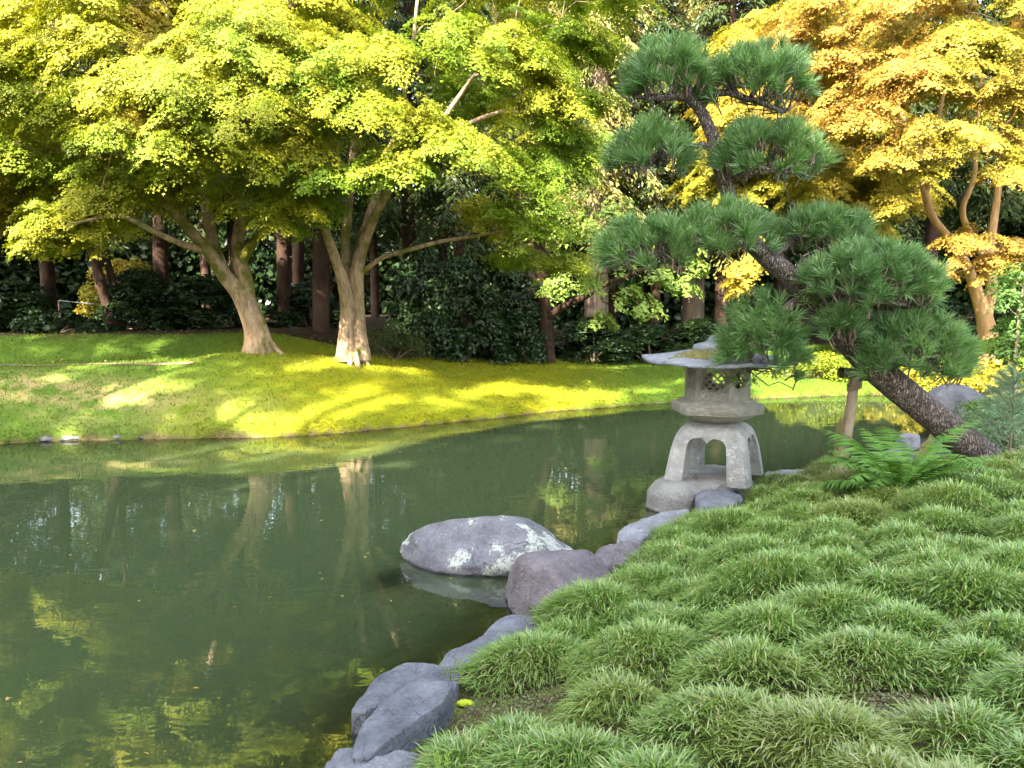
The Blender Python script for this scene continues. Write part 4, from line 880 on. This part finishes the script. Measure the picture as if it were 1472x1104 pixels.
# ------------------------------------------------------------------ pine
YP = 7.4; bP = P(1424, 676, YP + .05); bP[2] = tz(bP[0], bP[1]) - .05
pine = thing('pine_tree', bP, 'leaning black pine trained in cloud-like tiers over the lantern', 'tree')
pr_ = np.random.default_rng(51)
trunk_l = [([bP, P(1405, 652, YP + .03), P(1372, 622, YP), P(1335, 592, YP - .02), P(1298, 562, YP - .05), P(1262, 532, YP - .05), P(1228, 500, YP), P(1190, 458, YP + .02), P(1160, 424, YP), P(1138, 399, YP - .05), P(1108, 375, YP - .05), P(1080, 348, YP), P(1060, 318, YP + .05), P(1050, 292, YP + .05), P(1042, 262, YP), P(1032, 232, YP - .02), P(1028, 205, YP), P(1016, 176, YP), P(1008, 160, YP), P(1000, 150, YP)], [.22, .172, .152, .142, .136, .131, .125, .116, .107, .099, .092, .086, .084, .08, .075, .066, .06, .055, .056, .046]),
           ([P(1004, 155, YP), P(990, 142, YP - .02), P(988, 125, YP), P(978, 108, YP), P(968, 92, YP)], [.05, .045, .04, .03, .02]),
           ([P(1006, 155, YP), P(1018, 138, YP + .02), P(1034, 128, YP), P(1062, 140, YP - .1), P(1095, 148, YP - .1), P(1125, 160, YP)], [.05, .042, .034, .03, .024, .016]),
           ([P(990, 142, YP), P(965, 140, YP), P(935, 142, YP - .1), P(920, 140, YP - .1)], [.032, .027, .022, .014]),
           ([P(1080, 138, YP - .1), P(1092, 122, YP - .1), P(1108, 108, YP), P(1130, 102, YP + .1)], [.026, .022, .018, .012]),
           ([P(1030, 218, YP), P(1010, 208, YP), P(985, 212, YP - .1), P(950, 226, YP - .15), P(915, 236, YP - .1)], [.034, .03, .026, .02, .012]),
           ([P(1038, 240, YP), P(1052, 228, YP - .1), P(1075, 236, YP - .2), P(1110, 246, YP - .2), P(1150, 250, YP - .1)], [.034, .03, .026, .02, .012]),
           ([P(1100, 368, YP), P(1075, 352, YP - .2), P(1030, 345, YP - .35), P(985, 352, YP - .4), P(940, 365, YP - .35), P(895, 362, YP - .3)], [.055, .045, .038, .03, .022, .012]),
           ([P(1110, 378, YP), P(1122, 358, YP + .1), P(1150, 342, YP + .2), P(1195, 338, YP + .2), P(1235, 340, YP + .1)], [.036, .032, .028, .022, .012]),
           ([P(1160, 424, YP), P(1185, 425, YP - .2), P(1220, 430, YP - .35), P(1260, 432, YP - .4), P(1310, 440, YP - .35)], [.06, .05, .042, .032, .018]),
           ([P(1228, 500, YP), P(1260, 512, YP - .2), P(1300, 522, YP - .3), P(1345, 530, YP - .25), P(1380, 540, YP - .15)], [.06, .05, .04, .028, .014]),
           ([P(1160, 424, YP), P(1135, 440, YP - .1), P(1110, 460, YP - .2), P(1090, 490, YP - .2), P(1075, 525, YP - .15)], [.055, .045, .036, .026, .014])]
needle_m = leaf_mat('pine_needles', [(0.05, 0.125, 0.04), (0.17, 0.29, 0.095), (0.095, 0.19, 0.06), (0.13, 0.245, 0.08)], alt=[(0.09, 0.20, 0.05), (0.22, 0.35, 0.11), (0.14, 0.26, 0.07)], alt_scale=1.1, transl=.2, rough=.38, spec=.5, tr_tint=(.8, 1, .6))
# tiers: px, py, depth, rx, ry (picture pixels at that depth), rdepth metres, number of shoots
TS = .85
tiers = [(962, 102, YP, 74, 54, .42, 150), (1092, 108, YP, 86, 56, .48, 190), (938, 214, YP - .1, 70, 44, .40, 130), (1105, 218, YP - .1, 90, 56, .45, 190),
         (1045, 330, YP - .25, 85, 46, .42, 150), (930, 350, YP - .3, 78, 52, .38, 120), (1185, 328, YP + .15, 76, 38, .40, 120), (1252, 398, YP - .3, 112, 62, .52, 300), (1312, 498, YP - .25, 94, 62, .48, 230), (1098, 478, YP - .15, 70, 74, .42, 170), (1212, 462, YP - .32, 34, 34, .2, 55)]
nac_all = []; targets = []
for ti, (px, py, yy, rx, ry, rd, ns) in enumerate(tiers):
    ns = int(ns * (.85 if ti in (7, 8, 9) else .74)); c = P(px, py, yy); ax = rx / FPX * yy; az = ry / FPX * yy; r = pr_
    c[2] -= az * .35
    d = nrm(r.normal(size=(ns * 3, 3))); d[:, 2] = np.where(d[:, 2] < -.25, -d[:, 2], d[:, 2]); d = d[:ns]
    if ti in (9,): d[:, 2] -= .35 * (r.uniform(size=ns) < .5)
    sc = np.array([ax, rd, az * 1.25]) * .86
    tip = c + d * sc * r.uniform(.5, 1.08, (ns, 1)) ** .6
    axs = nrm(d * np.array([.75, .75, .55]) + np.array([0, 0, .95]) + .28 * r.normal(size=(ns, 3)))
    if ti == 9: axs = nrm(axs + np.array([-.3, -.1, -.45]))
    if ti == 5: axs = nrm(axs + np.array([-.35, 0, -.1]))
    ac = Acc(); tw = Acc(); nn = 66
    A = np.repeat(axs, nn, 0); Tp = np.repeat(tip, nn, 0); n = len(A); L = r.uniform(.10, .19, n) * np.repeat(r.uniform(.8, 1.2, ns), nn)
    back = r.uniform(0, .07, n); root = Tp - A * back[:, None]
    th_ = np.radians(r.uniform(8, 60, n)) ; per = nrm(np.cross(A, r.normal(size=(n, 3)))); dr = nrm(A * np.cos(th_)[:, None] + per * np.sin(th_)[:, None])
    side = nrm(np.cross(dr, r.normal(size=(n, 3)))) * .0028
    e1 = root + dr * (L * .55)[:, None]; e2 = root + dr * L[:, None] - np.array([0, 0, 1]) * (L * .05)[:, None]
    V = np.stack([root - side, root + side, e1 + side * .9, e1 - side * .9, e2], 1); o = (np.arange(n) * 5)[:, None]
    ac.add(V.reshape(-1, 3), o + np.array([[0, 1, 2, 3]]), o + np.array([[3, 2, 4]]))
    for k in range(0, ns):
        q0 = tip[k] - axs[k] * .13 - np.array([0, 0, .02]); tube(tw, np.array([q0, tip[k] - axs[k] * .05, tip[k] + axs[k] * .015]), [.008, .0065, .005], 4)
    sel = r.permutation(ns)[:int(ns * .30)]; targets += list((tip - axs * .13)[sel])
    o1 = link('needle_tier', ac.mesh('needle_tier', False, bP), needle_m, pine); link('twigs', tw.mesh('twigs', False, bP), bark_grey, o1)
tr = Acc(); grow(tr, trunk_l, targets, np.random.default_rng(8), rmin=.004, seg=.12, sides=5, rscale=.9, lump=.10)
link('trunk', tr.mesh('trunk', True, bP), plates_mat('pine_bark'), pine)
# wooden prop
s0 = P(1204, 664, 7.25); s0[2] = tz(s0[0], s0[1]) - .1; s1 = P(1229, 540, 7.32)
prop = thing('wooden_prop', s0, 'round wooden post propping up the leaning pine trunk', 'prop')
ac = Acc(); tube(ac, spline([s0, (s0 + s1) / 2 + [.01, 0, 0], s1], 14), np.linspace(.054, .046, 14), 14, lump=.03); wood = bark_mat('prop_wood', (.10, .075, .05), (.25, .20, .14), scale=1.5, bumpd=.006)
link('post', ac.mesh('post', True, s0), wood, prop)
ac = Acc(); cb = P(1229, 538, 7.32); tube(ac, spline([cb + [-.16, -.05, .02], cb + [.0, 0, .0], cb + [.14, .05, -.02]], 6), .052, 12); link('crosspiece', ac.mesh('crosspiece', True, s0), bark_mat('crosspiece_bark', (.05, .06, .03), (.13, .14, .07)), prop)
ac = Acc()
for k in range(5):
    a = np.linspace(0, 2 * np.pi, 17); q = s1 + np.array([0, 0, -.07 - .014 * k]); tube(ac, np.column_stack([q[0] + .062 * np.cos(a), q[1] + .062 * np.sin(a), q[2] + .02 * np.cos(a)]), .007, 5, cap=False)
link('rope', ac.mesh('rope', True, s0), plain_mat('rope_fibre', (.10, .07, .04), (.22, .16, .1), 60), prop)

# ------------------------------------------------------------------ ferns
fern_m = leaf_mat('fern_fronds', [(0.06, 0.15, 0.028), (0.13, 0.25, 0.045), (0.09, 0.20, 0.035)], transl=.35)
def frond_mesh(r, L, lift, droop, heading, npair=26, w=.15):
    ac = Acc(); n = 40; s = np.linspace(0, 1, n); h = np.array([math.cos(heading), math.sin(heading), 0]); sd = np.array([-h[1], h[0], 0]); bend = r.normal() * .12
    q = h * (L * (s * .92))[:, None] + np.array([0, 0, 1]) * (L * (lift * s - droop * s ** 2.2))[:, None] + sd * (bend * L * s ** 2)[:, None]
    tube(ac, q, np.linspace(.0045, .0015, n), 4); T = nrm(np.gradient(q, axis=0)); C = []; AL = []; SZ = []; NV = []
    for k in range(npair):
        f = .16 + .83 * k / npair; i = int(f * (n - 1)); l = w * L * 2.1 * (math.sin(math.pi * min(1, (f - .06) ** .75)) ** .8) * .55 + .012; up = nrm(np.cross(T[i], sd))
        if up[2] < 0: up = -up
        for sgn in (1, -1):
            dv = nrm(sd * sgn + T[i] * .38 - up * .12 + .05 * r.normal(size=3)); b = nrm(np.cross(up, dv)); wd = .15 * l + .004; p0 = q[i]
            nt_ = 5; V = [p0 - b * wd * .5, p0 + b * wd * .5]
            for m_ in range(1, nt_):
                g = m_ / nt_; ww = wd * (1 - g ** 2) * (.5 if m_ % 2 else .42); cc = p0 + dv * l * g - up * .15 * l * g * g; V += [cc - b * ww, cc + b * ww]
            V.append(p0 + dv * l - up * .15 * l); F = [[2 * j, 2 * j + 1, 2 * j + 3, 2 * j + 2] for j in range(nt_ - 1)]
            ac.add(np.array(V), np.array(F), np.array([[2 * nt_ - 2, 2 * nt_ - 1, 2 * nt_]]))
    return ac.mesh('frond')
def fern(label, base, n, L, seed, lo=.35, hi=1.1):
    r = np.random.default_rng(seed); t = thing('fern', base, label, 'fern')
    for k in range(n):
        hd = k * 2.39996 + r.normal() * .2; link('frond', frond_mesh(r, L * r.uniform(.7, 1.1), r.uniform(lo, hi), r.uniform(.35, .75), hd), fern_m, t)
    return t
fb_ = G(1290, 704, .5); fb_[2] = tz(fb_[0], fb_[1])
fern('large sword fern with arching fronds between the prop and the pine foot', fb_ + np.array([0, -.03, .05]), 38, .86, 5, .35, 1.25)
f2 = G(1438, 672, .52); f2[2] = tz(f2[0], f2[1]); fern('small fern seedling at the right of the pine foot', f2, 7, .26, 6)
f3 = G(1190, 700, .45); f3[2] = tz(f3[0], f3[1]) ; fern('low fern left of the wooden prop, fronds towards the lantern', f3 + [.1, 0, 0], 9, .42, 7, .2, .7)

# ------------------------------------------------------------------ shrubs and seedlings at the right edge
leaf_bl = leaf_mat('bluish_shrub_leaves', [(0.10, 0.19, 0.10), (0.18, 0.28, 0.15), (0.13, 0.23, 0.12)], transl=.25)
def at_g(px, py, z=.5, dy=0): q = G(px, py, z); q[1] += dy; q[2] = tz(q[0], q[1]); return q
bush('low_shrub', 'low blue-green shrub right of the pale boulder', at_g(1395, 628, .5), (.5, .4, .30), leaf_bl, 81, n=5000, size=(.03, .055))
bush('low_shrub', 'blue-green shrub cut by the right edge of the picture', at_g(1475, 650, .5), (.6, .4, .55), leaf_bl, 82, n=7000, size=(.03, .055))
bush('low_shrub', 'small low green shrub under the pale boulder, behind the pine trunk', at_g(1385, 606, .4), (.5, .35, .16), leaf_mid, 83, n=3500, size=(.03, .05))
bush('low_shrub', 'grey-green shrub half covering the pale boulder top', at_g(1425, 590, .45), (.55, .4, .42), leaf_mid, 84, n=4500, size=(.03, .055))
ml = at_g(1468, 592, .5)
mpads = [(P(px, py, 11.3), rd) for px, py, rd in ((1462, 395, .3), (1450, 430, .28), (1475, 450, .35), (1455, 475, .26), (1480, 410, .35), (1470, 500, .28), (1490, 480, .35), (1446, 505, .2), (1485, 530, .3))]
maple('maple_sapling', 'green maple sapling with thin trunk at the right edge', ml, [([ml, P(1458, 540, 11.2), P(1462, 490, 11.2), P(1468, 430, 11.3), P(1475, 390, 11.3)], [.035, .03, .025, .018, .01])], mpads, leaf_mid, bark_grey, 85, per=34, size=(.05, .085))
# young pine seedlings
def seedling(label, base, h, seed, n=26):
    r = np.random.default_rng(seed); t = thing('pine_seedling', base, label, 'seedling'); tr = Acc(); ac = Acc(); tube(tr, spline([[0, 0, -.05], [.02, 0, h * .5], [0, 0, h]], 10), np.linspace(.012, .005, 10), 6)
    for k in range(n):
        f = (k + 1) / n; a = k * 2.4; L = .42 * h * (1 - f * .75); p0 = np.array([0, 0, h * (.2 + .8 * f)]); p1 = p0 + np.array([math.cos(a) * L, math.sin(a) * L, L * .55]); tube(tr, np.array([p0, (p0 + p1) / 2 + [0, 0, -.02], p1]), [.005, .004, .003], 4)
        m_ = 150; u = r.uniform(.15, 1.05, m_); rt_ = p0 + (p1 - p0) * u[:, None]; dr = nrm(nrm(p1 - p0) * .8 + r.normal(size=(m_, 3)) * .75); L2 = r.uniform(.05, .10, m_); sd = nrm(np.cross(dr, r.normal(size=(m_, 3)))) * .0017
        V = np.stack([rt_ - sd, rt_ + sd, rt_ + dr * L2[:, None]], 1); ac.add(V.reshape(-1, 3), (np.arange(m_) * 3)[:, None] + np.array([[0, 1, 2]]))
    link('stem', tr.mesh('stem', True), bark_grey, t); link('needles', ac.mesh('needles'), leaf_bl, t)
seedling('young feathery pine seedling standing right of the pine foot', at_g(1448, 668, .55), .95, 3, 34)
seedling('small pine seedling between the pale boulder and the maple sapling', at_g(1440, 622, .5), .9, 4)
# slender sapling with stake-like stem at right
# ------------------------------------------------------------------ mondo grass: mounds of arching blades over the near bank
gr = np.random.default_rng(101)
cand = gr.uniform([-1.2, 1.6], [9.0, 10.0], (30000, 2)); zt_, ins_, dfc, dnc = terrain(cand)
okc = (~ins_) & (dnc < dfc) & (dnc > .12)
bare = [(G(690, 980, .35)[:2], .17), (G(745, 935, .4)[:2], .15), (G(655, 1085, .35)[:2], .16), (G(1275, 1000, .52)[:2], .13), (fb_[:2], .2), (bP[:2], .25), (G(840, 905, .45)[:2], .05)]
for b_, rr_ in bare: okc &= np.linalg.norm(cand - b_, axis=1) > rr_ + .16
for k_, W in enumerate(SLABS): okc &= (seg_dist(cand, W) > (.30 if k_ < 4 else .23)) & ~inside(cand, W)
okc &= (((cand - np.array([p5[0], p5[1] + .12])) / np.array([.72, .72])) ** 2).sum(1) > 1
okc &= ~((cand[:, 1] > 7.0) & (cand[:, 0] > 3.6) & (cand[:, 1] > 7.6))
cand = cand[okc]; dnc = dnc[okc]; mounds = []
for q in cand:
    s_ = gr.uniform(.75, 1.35)
    if all((q[0] - m_[0]) ** 2 * .62 + (q[1] - m_[1]) ** 2 * 1.25 > (.30 * .5 * (s_ + m_[2])) ** 2 for m_ in mounds): mounds.append((q[0], q[1], s_))
    if len(mounds) > 800: break
mounds = np.array(mounds)
def blades(acc, root, d0, out, L, w, droop):
    n = len(root); up = np.array([0, 0, 1]); side = nrm(np.cross(out, up) + 1e-6) * (w * .5)[:, None]
    p = [root]; d = d0
    for k, f in enumerate((.38, .34, .28)):
        p.append(p[-1] + d * (L * f)[:, None]); d = nrm(d + (out * .55 - up * .75) * droop[:, None])
    V = np.stack([p[0] - side * .8, p[0] + side * .8, p[1] - side, p[1] + side, p[2] - side * .75, p[2] + side * .75, p[3]], 1)
    o = (np.arange(n) * 7)[:, None]; acc.add(V.reshape(-1, 3), np.concatenate([o + np.array([[0, 1, 3, 2]]), o + np.array([[2, 3, 5, 4]])]), o + np.array([[4, 5, 6]]))
def mound_blades(acc, M, r, dens=1.0, zoff=0, lowcut=0):
    for x, y, s in M:
        n = int(1900 * s * s * dens * (1.0 if y < 5 else .7)); R = .285 * s
        q = np.sqrt(r.uniform(0, 1, n)); a = r.uniform(0, 2 * np.pi, n); wob = 1 + .2 * np.sin(2 * a + x * 9) + .15 * np.sin(3 * a + y * 7)
        o = np.column_stack([np.cos(a), np.sin(a), np.zeros(n)]); rr = q * R * .80 * wob
        xy = np.column_stack([x + o[:, 0] * rr * 1.3, y + o[:, 1] * rr * .95]); dome = (.10 + .08 * abs(math.sin(x * 7.1 + y * 5.3))) * s * (1 - (q * .97) ** 2.4)
        rt_ = np.column_stack([xy, np.full(n, gz(x, y)) + dome + zoff])
        out = nrm(o + .8 * np.column_stack([r.normal(size=(n, 2)), np.zeros(n)]))
        lean = .2 + 1.35 * q ** 1.5 + .45 * r.normal(size=n); d0 = nrm(np.array([0, 0, 1]) + out * lean[:, None])
        blades(acc, rt_, d0, out, r.uniform(.055, .11, n) * (.85 + .3 * abs(math.sin(x * 3.3 + y * 9.1))), r.uniform(.0042, .0074, n), r.uniform(.3, 1.3, n))
_gz = {}
def gz(x, y): 
    return tz(x, y)
mondo = leaf_mat('mondo_grass', [(0.08, 0.165, 0.02), (0.20, 0.32, 0.055), (0.15, 0.27, 0.04), (0.27, 0.40, 0.10), (0.115, 0.225, 0.03), (0.235, 0.36, 0.075), (0.48, 0.44, 0.18)], alt=[(0.17, 0.22, 0.04), (0.25, 0.29, 0.06), (0.21, 0.26, 0.05), (0.42, 0.38, 0.16)], alt_scale=.42, alt_lo=.54, alt_hi=.70, transl=.25, rough=.3, spec=.8, tr_tint=(.9, 1, .4))
acc = Acc(); mound_blades(acc, mounds, gr)
tag(link('mondo_grass', acc.mesh('mondo_grass'), mondo), 'mounded mondo grass covering the near bank', 'grass', kind='stuff')
# single mounds apart from the mass
def clump(label, px, py, s, seed):
    q = G(px, py, .4); ac = Acc(); r = np.random.default_rng(seed); mound_blades(ac, [(q[0], q[1], s)], r, .8); org = np.array([q[0], q[1], tz(q[0], q[1])])
    o = link('grass_clump', ac.mesh('grass_clump', False, org), mondo); o.location = org; return tag(o, label, 'grass clump')
clump('separate yellowish grass clump with a brown bare middle behind the dark slabs', 668, 1040, .8, 1)
# upright reed tuft by the long slab
def tuft(label, px, py, z, n, h, seed, spread=.35, mat=None, name='grass_tuft', w=.005):
    q = G(px, py, z); r = np.random.default_rng(seed); ac = Acc(); q[2] = tz(q[0], q[1]) ; a = r.uniform(0, 6.28, n); out = np.column_stack([np.cos(a), np.sin(a), np.zeros(n)]); rt_ = out * r.uniform(0, .03, n)[:, None]
    blades(ac, rt_, nrm(np.array([0, 0, 1]) + out * (r.uniform(0, spread, n))[:, None]), out, r.uniform(.5, 1, n) * h, np.full(n, w), r.uniform(0, .25, n)); o = link(name, ac.mesh(name), mat or leaf_pale); o.location = q; return tag(o, label, 'grass tuft')
tuft('thin upright tuft of grass between two slabs at the water', 650, 956, .22, 16, .26, 3)
tuft('grass tuft growing beside the right leg of the lantern', 1098, 690, .25, 26, .30, 4, .6)
tuft('small seedling tuft in the bare soil beside the long slab', 722, 950, .36, 14, .09, 5, .8)
q = G(668, 970, .25); ac = Acc(); r = np.random.default_rng(2); bm = bmesh.new(); bmesh.ops.create_icosphere(bm, subdivisions=3, radius=1); S = np.array([v.co[:] for v in bm.verts]); Fi = np.array([[v.index for v in f.verts] for f in bm.faces]); bm.free()
V = S * np.array([.042, .028, .014]) * (1 + .12 * fbm3(S, 3, 2))[:, None]; o = link('moss_cushion', mesh_np('moss_cushion', V, Fi, True), plain_mat('bright_moss', (.28, .38, .01), (.45, .50, .02), 80, .95)); o.location = (q[0], q[1], tz(q[0], q[1]) + .015); tag(o, 'bright yellow-green moss cushion at the corner of the dark slab', 'moss')
# feathery seedling at the bottom
q = G(640, 1090, .35); q[2] = tz(q[0], q[1]); t = thing('cypress_seedling', q, 'feathery yellow-green seedling beside the front slabs at the bottom', 'seedling'); ac = Acc(); tr = Acc(); r = np.random.default_rng(12)
for k in range(11):
    a = r.uniform(0, 6.28); e = np.array([math.cos(a) * .12, math.sin(a) * .09, r.uniform(.10, .2)]); s_ = spline([np.array([0, 0, -.01]), e * [.45, .45, .6], e], 12); tube(tr, s_, np.linspace(.003, .001, 12), 4)
    for i in range(2, 12):
        for sg in (1, -1):
            dv = nrm(np.array([-e[1], e[0], 0]) * sg * 1.2 + e * .8 + [0, 0, .03] + r.normal(size=3) * .02); l = .045 * (1 - i / 16); n = 9; u = np.linspace(.1, 1, n); c_ = s_[i] + dv * (l * u)[:, None]
            oval_leaves(ac, c_, nrm(r.normal(size=(n, 3)) * .4 + [0, -.3, 1]), np.full(n, .016), r, .4, np.tile(dv, (n, 1)))
link('stems', tr.mesh('stems'), leaf_pale, t); link('foliage', ac.mesh('foliage'), leaf_mat('seedling_leaves', [(.24, .36, .05), (.34, .44, .07)], transl=.3), t)
# low weeds and litter on the bare soil
wn_ = 5200; q2 = np.concatenate([b_ + gr.normal(size=(900, 2)) * (rr_ * .9) for b_, rr_ in bare[:4]]); zz, ii, _, dd = terrain(q2); ok = (~ii) & (dd > .12); q2 = q2[ok]; zz = zz[ok]; ac = Acc(); n = len(q2)
oval_leaves(ac, np.column_stack([q2, zz + gr.uniform(.004, .03, n)]), nrm(gr.normal(size=(n, 3)) * .5 + [0, 0, 1]), gr.uniform(.008, .022, n), gr, .6)
tag(link('soil_weeds', ac.mesh('soil_weeds'), leaf_mat('weed_leaves', [(.10, .17, .05), (.20, .25, .08), (.16, .10, .06), (.24, .19, .12)], transl=.2)), 'tiny weeds and dry leaf litter on the bare soil by the slabs', 'weeds', kind='stuff')
# short grass over the far lawn
n = 150000; q2 = gr.uniform([-13, 9.5], [9, 22], (n, 2)); zz, ii, dd, dn_ = terrain(q2); Ll = np.interp(q2[:, 0], [-8, -3, 2, 8], [4.3, 4.2, 5.4, 6.0]); ok = (~ii) & (dd < dn_) & (dd < Ll) & (dd > .03); q2 = q2[ok]; zz = zz[ok]; dd = dd[ok]; n = len(q2)
a = gr.uniform(0, 6.28, n); out = np.column_stack([np.cos(a), np.sin(a), np.zeros(n)]); ac = Acc(); sd = np.column_stack([-out[:, 1], out[:, 0], np.zeros(n)]) * gr.uniform(.006, .011, n)[:, None]; rt_ = np.column_stack([q2, zz - .005]); tp = rt_ + (nrm(np.array([0, 0, 1]) + out * gr.uniform(.2, 1.2, n)[:, None])) * gr.uniform(.03, .065, n)[:, None]
V = np.stack([rt_ - sd, rt_ + sd, tp], 1); ac.add(V.reshape(-1, 3), (np.arange(n) * 3)[:, None] + np.array([[0, 1, 2]]))
nb_ = 7000; fi = gr.uniform(0, len(FARl) - 1.001, nb_); i0 = fi.astype(int); e_ = FARl[i0] + (FARl[i0 + 1] - FARl[i0]) * (fi - i0)[:, None]; tn_ = nrm(FARl[i0 + 1] - FARl[i0]); no_ = np.column_stack([-tn_[:, 1], tn_[:, 0]])
off_ = gr.uniform(.0, .10, nb_) * (1 + .6 * vnoise(e_, 2.5, 8)); qe = e_ + no_ * off_[:, None]; ze_, ie_, _, _ = terrain(qe); ke = (~ie_) & (vnoise(e_, 3.1, 2) > gr.uniform(.1, .6, nb_)); qe, ze_, no_ = qe[ke], ze_[ke], no_[ke]; nb_ = len(qe)
o3 = nrm(np.column_stack([-no_, np.zeros(nb_)]) + gr.normal(size=(nb_, 3)) * [.6, .6, 0]); blades(ac, np.column_stack([qe, ze_]), nrm(np.array([0, 0, .8]) + o3 * gr.uniform(.2, 1.0, nb_)[:, None]), o3, gr.uniform(.025, .065, nb_), gr.uniform(.007, .012, nb_), gr.uniform(.3, 1.4, nb_))
mlg, nt, out = new_mat('lawn_grass'); g_ = nt.nodes.new('ShaderNodeNewGeometry'); sx = nt.nodes.new('ShaderNodeSeparateXYZ'); nt.links.new(g_.outputs['Position'], sx.inputs[0])
c1 = ramp(nt, g_.outputs['Random Per Island'], [(0, (.19, .23, .01)), (.5, (.29, .285, .012)), (1, (.38, .33, .02))]); c2 = ramp(nt, g_.outputs['Random Per Island'], [(0, (.08, .15, .015)), (1, (.14, .21, .03))])
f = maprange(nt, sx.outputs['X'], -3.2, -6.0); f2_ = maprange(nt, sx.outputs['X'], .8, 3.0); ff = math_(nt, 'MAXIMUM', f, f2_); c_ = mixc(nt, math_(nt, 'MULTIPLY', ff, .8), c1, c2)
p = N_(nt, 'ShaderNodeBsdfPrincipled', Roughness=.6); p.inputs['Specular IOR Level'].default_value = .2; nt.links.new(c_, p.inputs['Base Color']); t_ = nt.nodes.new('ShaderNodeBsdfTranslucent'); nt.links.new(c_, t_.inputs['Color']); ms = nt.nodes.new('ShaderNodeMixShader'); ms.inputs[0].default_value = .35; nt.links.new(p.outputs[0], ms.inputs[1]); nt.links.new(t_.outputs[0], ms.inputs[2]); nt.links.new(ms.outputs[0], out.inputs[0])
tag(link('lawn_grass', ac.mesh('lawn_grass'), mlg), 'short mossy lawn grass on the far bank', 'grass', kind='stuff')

# pale rail glimpsed in the wood at the left
a0 = P(84, 432, 19.2); a1 = P(146, 438, 19.2); rl = thing('rail', (a0[0], a0[1], tz(a0[0], a0[1])), 'thin pale horizontal rail glimpsed low between the dark bushes at left', 'rail'); ac = Acc(); o0 = np.array(rl.location)
tube(ac, np.array([a0 - o0, a1 - o0]), .012, 6); link('bar', ac.mesh('bar', True), plain_mat('rail_paint', (.25, .25, .24), (.36, .36, .34)), rl)
for q in (a0, a1):
    ac = Acc(); tube(ac, np.array([[q[0] - o0[0], 0, -.1], [q[0] - o0[0], 0, q[2] - o0[2]]]), .014, 6); link('post', ac.mesh('post', True), bark_grey, rl)

# tall bare-stemmed pine behind the viewer whose thin high crown dapples the lawn
hi = conifer('conifer_tree', 'tall bare-stemmed conifer behind the viewer, dappling the far lawn', suvt(-9.2, -9.6), 17.4, .22, leaf_con, bark_red, 91, nb=30, spread=2.4, first=.875, per=95, droop=.35, group='high-crowned trees behind the viewer')
copy_thing(hi, suvt(-7.6, -10.4), 2.0, 1.0, 'tall bare-stemmed conifer behind the viewer, dappling the far lawn'); copy_thing(hi, suvt(-6.2, -9.2), 4.0, 1.02, 'tall bare-stemmed conifer behind the viewer, dappling the far lawn')
for u, t, r_, k in ((-9.9, -9.2, 1.0, .865), (-8.5, -10, 3.1, .88), (-7.2, -9.4, 5.2, .87), (-11.0, -10.2, 2.2, .93), (-12.2, -9.2, 4.4, .95)):
    copy_thing(hi, suvt(u, t), r_, (1.0, 1.0, k), 'tall bare-stemmed conifer behind the viewer, dappling the far lawn')

# fallen leaves on the lawn and on the water
def litter(name, label, q, z, size, mat, seed):
    r = np.random.default_rng(seed); ac = Acc(); n = len(q); maple_leaves(ac, np.column_stack([q, z]), nrm(r.normal(size=(n, 3)) * .18 + [0, 0, 1]), r.uniform(*size, n), r)
    return tag(link(name, ac.mesh(name), mat), label, 'leaf litter', kind='stuff')
leaf_fallen = leaf_mat('fallen_leaf', [(.42, .22, .07), (.36, .28, .06), (.24, .12, .05)], transl=.1)
q = gr.uniform([-11, 10.5], [4, 17], (900, 2)); zz, ii, dd, dn_ = terrain(q); ok = (~ii) & (dd < dn_) & (dd > .1); litter('fallen_leaves', 'small dry leaves scattered over the far lawn', q[ok], zz[ok] + .045, (.04, .075), leaf_fallen, 3)
q = gr.uniform([-7, 2.5], [3, 12], (230, 2)); zz, ii, dd, dn_ = terrain(q); ok = ii & (np.minimum(dd, dn_) > .25) & (vnoise(q, .6, 4) > .52); litter('floating_leaves', 'a few tiny fallen leaves floating on the pond', q[ok], np.full(ok.sum(), .004), (.02, .04), leaf_fallen, 4)

for i, u in enumerate(np.arange(-5.4, 8, 1.6)): copy_thing(con, suvt(u, -12.2), i * 1.9, (1.1, 1.1, 21.0 / 17), 'tall conifer behind the viewer, shading the near bank', 'shade trees behind the viewer')
